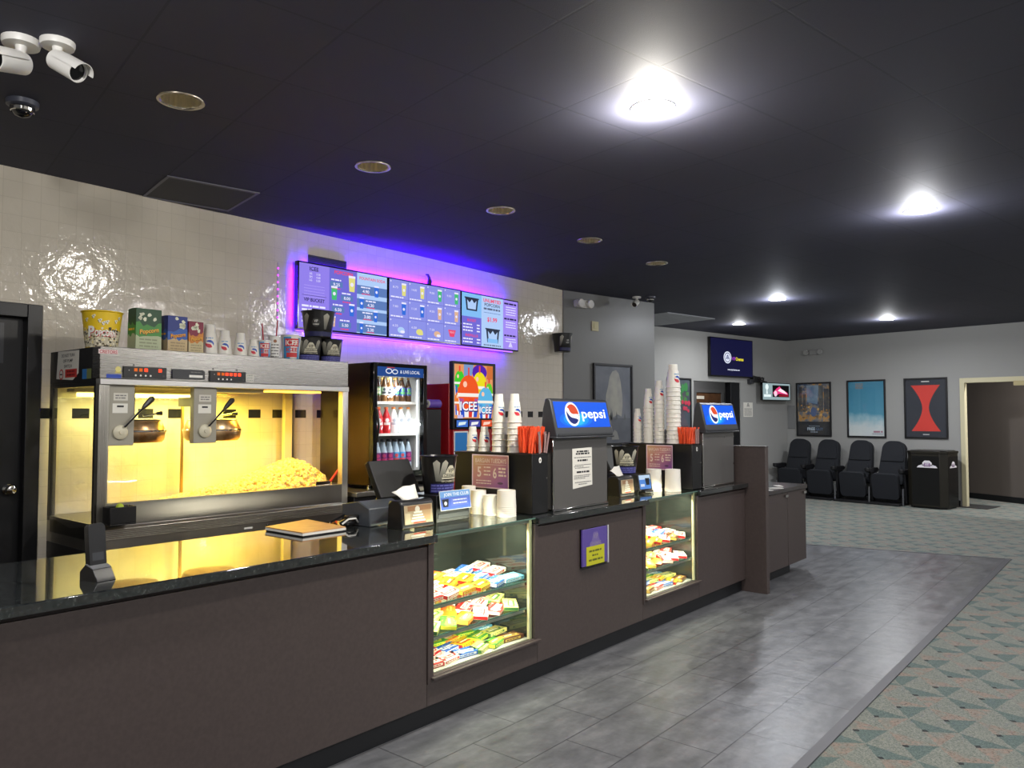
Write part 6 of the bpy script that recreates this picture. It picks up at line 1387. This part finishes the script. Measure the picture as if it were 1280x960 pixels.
# ------------------------------------------------------------------ theatre seats
M_SEAT = m_noisy('charcoal_seat_fabric', (22, 25, 31), (28, 31, 38), 180, .85, .2, 500); M_ARM = mat('black_armrest', (18, 18, 22), .5); M_SFR = mat('seat_steel', (120, 122, 126), .35, .8)
def seat(x, label, first, leftarm):
    t = thing('theater_seat', label, 'theater seat', (x, 14.35, 0), 0, 'row of theatre seats')
    # backrest: tall tapering pad with rounded shoulders, leaning back
    def pad(w0, w1, h, r):
        p = [(-w0 / 2, 0), (w0 / 2, 0)]; 
        p = [(-w0 / 2 + .02, 0), (w0 / 2 - .02, 0), (w0 / 2, .02)]
        for k in range(7): a = PI / 2 * k / 6; p.append((w1 / 2 - r + r * math.cos(a), h - r + r * math.sin(a)))
        for k in range(7): a = PI / 2 + PI / 2 * k / 6; p.append((-w1 / 2 + r + r * math.cos(a), h - r + r * math.sin(a)))
        return p + [(-w0 / 2, .02)]
    m = MB(); m.at(0, .0, .34, math.radians(-13), 0, 0); m.prism(pad(.50, .41, .80, .15), 'y', -.06, .05, M_SEAT); m.prism(pad(.46, .37, .36, .06), 'y', -.085, -.06, M_SEAT); m.prism([(a, b + .42) for a, b in pad(.41, .36, .33, .13)], 'y', -.08, -.06, M_SEAT); m.build('backrest', t, bevel=.02, seg=3)
    m = MB(); m.at(0, -.20, .10, math.radians(10), 0, 0); m.prism(rrect(.47, .46, .06, 4, 0, .23), 'y', -.05, .05, M_SEAT); m.build('seat', t, bevel=.02, seg=3)
    for sx in ((-1, 1) if leftarm else (1,)):
        m = MB(); m.prism([(-.30, .585), (-.26, .555), (.02, .555), (.08, .60), (.02, .64), (-.25, .635)], 'x', sx * .302 - .042, sx * .302 + .042, M_ARM); m.at(sx * .302, -.30, .575); m.lathe([(.042, 0), (.048, .03), (.048, .065), (.040, .065), (.036, .03)], M_ARM, 18, cap1=False); m.build('armrest', t, bevel=.012)
        m = MB(); m.prism([(-.14, .03), (-.04, .03), (.02, .56), (-.20, .56)], 'x', sx * .305 - .022, sx * .305 + .022, M_ARM); m.build('arm_panel', t, bevel=.006)
        m = MB(); m.tube([(sx * .305, -.26, .0), (sx * .305, -.25, .30)], .018, M_SFR, 10); m.build('leg', t)
    m = MB(); m.box(-.30, .30, -.42, .12, .0, .03, M_BLKM); m.box(-.26, .26, -.10, .06, .03, .10, M_BLKM); m.build('base', t, bevel=.004)
for i, x in enumerate((-8.27, -7.655, -7.005, -6.40)):
    seat(x, ('charcoal theatre seat in the corner, leftmost of the row, under the city poster', 'second charcoal theatre seat from the left corner, seat folded up', 'charcoal theatre seat under the blue sky poster, seat folded up', 'charcoal theatre seat beside the waste bin, seat folded up')[i], i == 0, i == 0)
# waste bin
t = thing('waste_bin', 'large black waste bin with white dome stickers beside the hall opening', 'waste bin', (-5.68, 14.33, 0))
def oct_(w, d, ch): return [(-w / 2 + ch, -d / 2), (w / 2 - ch, -d / 2), (w / 2, -d / 2 + ch), (w / 2, d / 2 - ch), (w / 2 - ch, d / 2), (-w / 2 + ch, d / 2), (-w / 2, d / 2 - ch), (-w / 2, -d / 2 + ch)]
M_BIN = mat('bin_black_laminate', (12, 12, 12), .3); M_BINE = mat('bin_bronze_edge', (32, 29, 22), .35)
m = MB(); m.prism(oct_(.66, .62, .10), 'z', .03, .945, M_BINE); m.prism(oct_(.60, .56, .08), 'z', 0, .03, M_BLACK); m.prism(oct_(.68, .64, .10), 'z', .945, .985, M_BINE); m.prism(oct_(.60, .56, .09), 'z', .985, .995, M_BIN); m.build('bin_body', t, bevel=.01)
m = MB(); m.box(-.225, .225, -.3125, -.310, .06, .90, M_BIN); fp = m.build('front_panel', t); m = MB(); m.box(.330, .3325, -.205, .205, .06, .90, M_BIN); m.build('side_panel', t)
def sticker(c, a, b, w):
    k = pr(226, 222, 228, .4); c.poly([(a - w / 2, b), (a + w / 2, b), (a + w * .42, b + w * .10), (a + w * .22, b + w * .16), (a - w * .22, b + w * .16), (a - w * .42, b + w * .10)], k, 1)
    c.poly([(a - w * .24, b + w * .1), (a + w * .24, b + w * .1), (a + w * .22, b + w * .26), (a + w * .12, b + w * .36), (a - w * .12, b + w * .36), (a - w * .22, b + w * .26)], k, 1); c.rect(a - w * .15, b + w * .05, a + w * .15, b + w * .24, pr(140, 112, 150, .4), 2); c.text('VIP', a, b + w * .18, w * .09, k, 3, w * .2, .02); c.text('CINEMAS', a, b + w * .09, w * .05, k, 3, w * .24)
m = MB(); sticker(Canvas(m, Canvas.facing_ny(-.3125, 0, 0), .001), .03, .70, .34); sticker(Canvas(m, Canvas.facing_x(.3325, 0, 0), .001), .0, .70, .30); m.build('dome_sticker', t)
m = MB(); m.box(-.33, .33, -.31, .31, 0, .006, mat('dark_mat', (34, 34, 34), .8)); tag(m.build('floor_mat', loc=(-5.28, 14.98, 0)), 'small dark mat at the foot of the hall opening frame', 'mat')

# ------------------------------------------------------------------ camera and world
w = bpy.data.worlds.new('world'); SC.world = w; w.use_nodes = True
w.node_tree.nodes['Background'].inputs[0].default_value = (0.02, 0.022, 0.026, 1); w.node_tree.nodes['Background'].inputs[1].default_value = 0.2
cd = bpy.data.cameras.new('camera'); cam = bpy.data.objects.new('camera', cd); COL.objects.link(cam)
cd.sensor_width = 36.0; cd.sensor_fit = 'HORIZONTAL'; cd.lens = 961.0 / 1280.0 * 36.0; cd.clip_start = 0.05; cd.clip_end = 100
cam.location = (0, 0, 1.6); cam.rotation_euler = (math.radians(90 + 2.35), 0, math.radians(50.23))
SC.camera = cam
vs_ = SC.view_settings; vs_.view_transform = 'Standard'; vs_.look = 'None'; vs_.gamma = 1.0; vs_.use_curve_mapping = False; vs_.exposure = 0.0
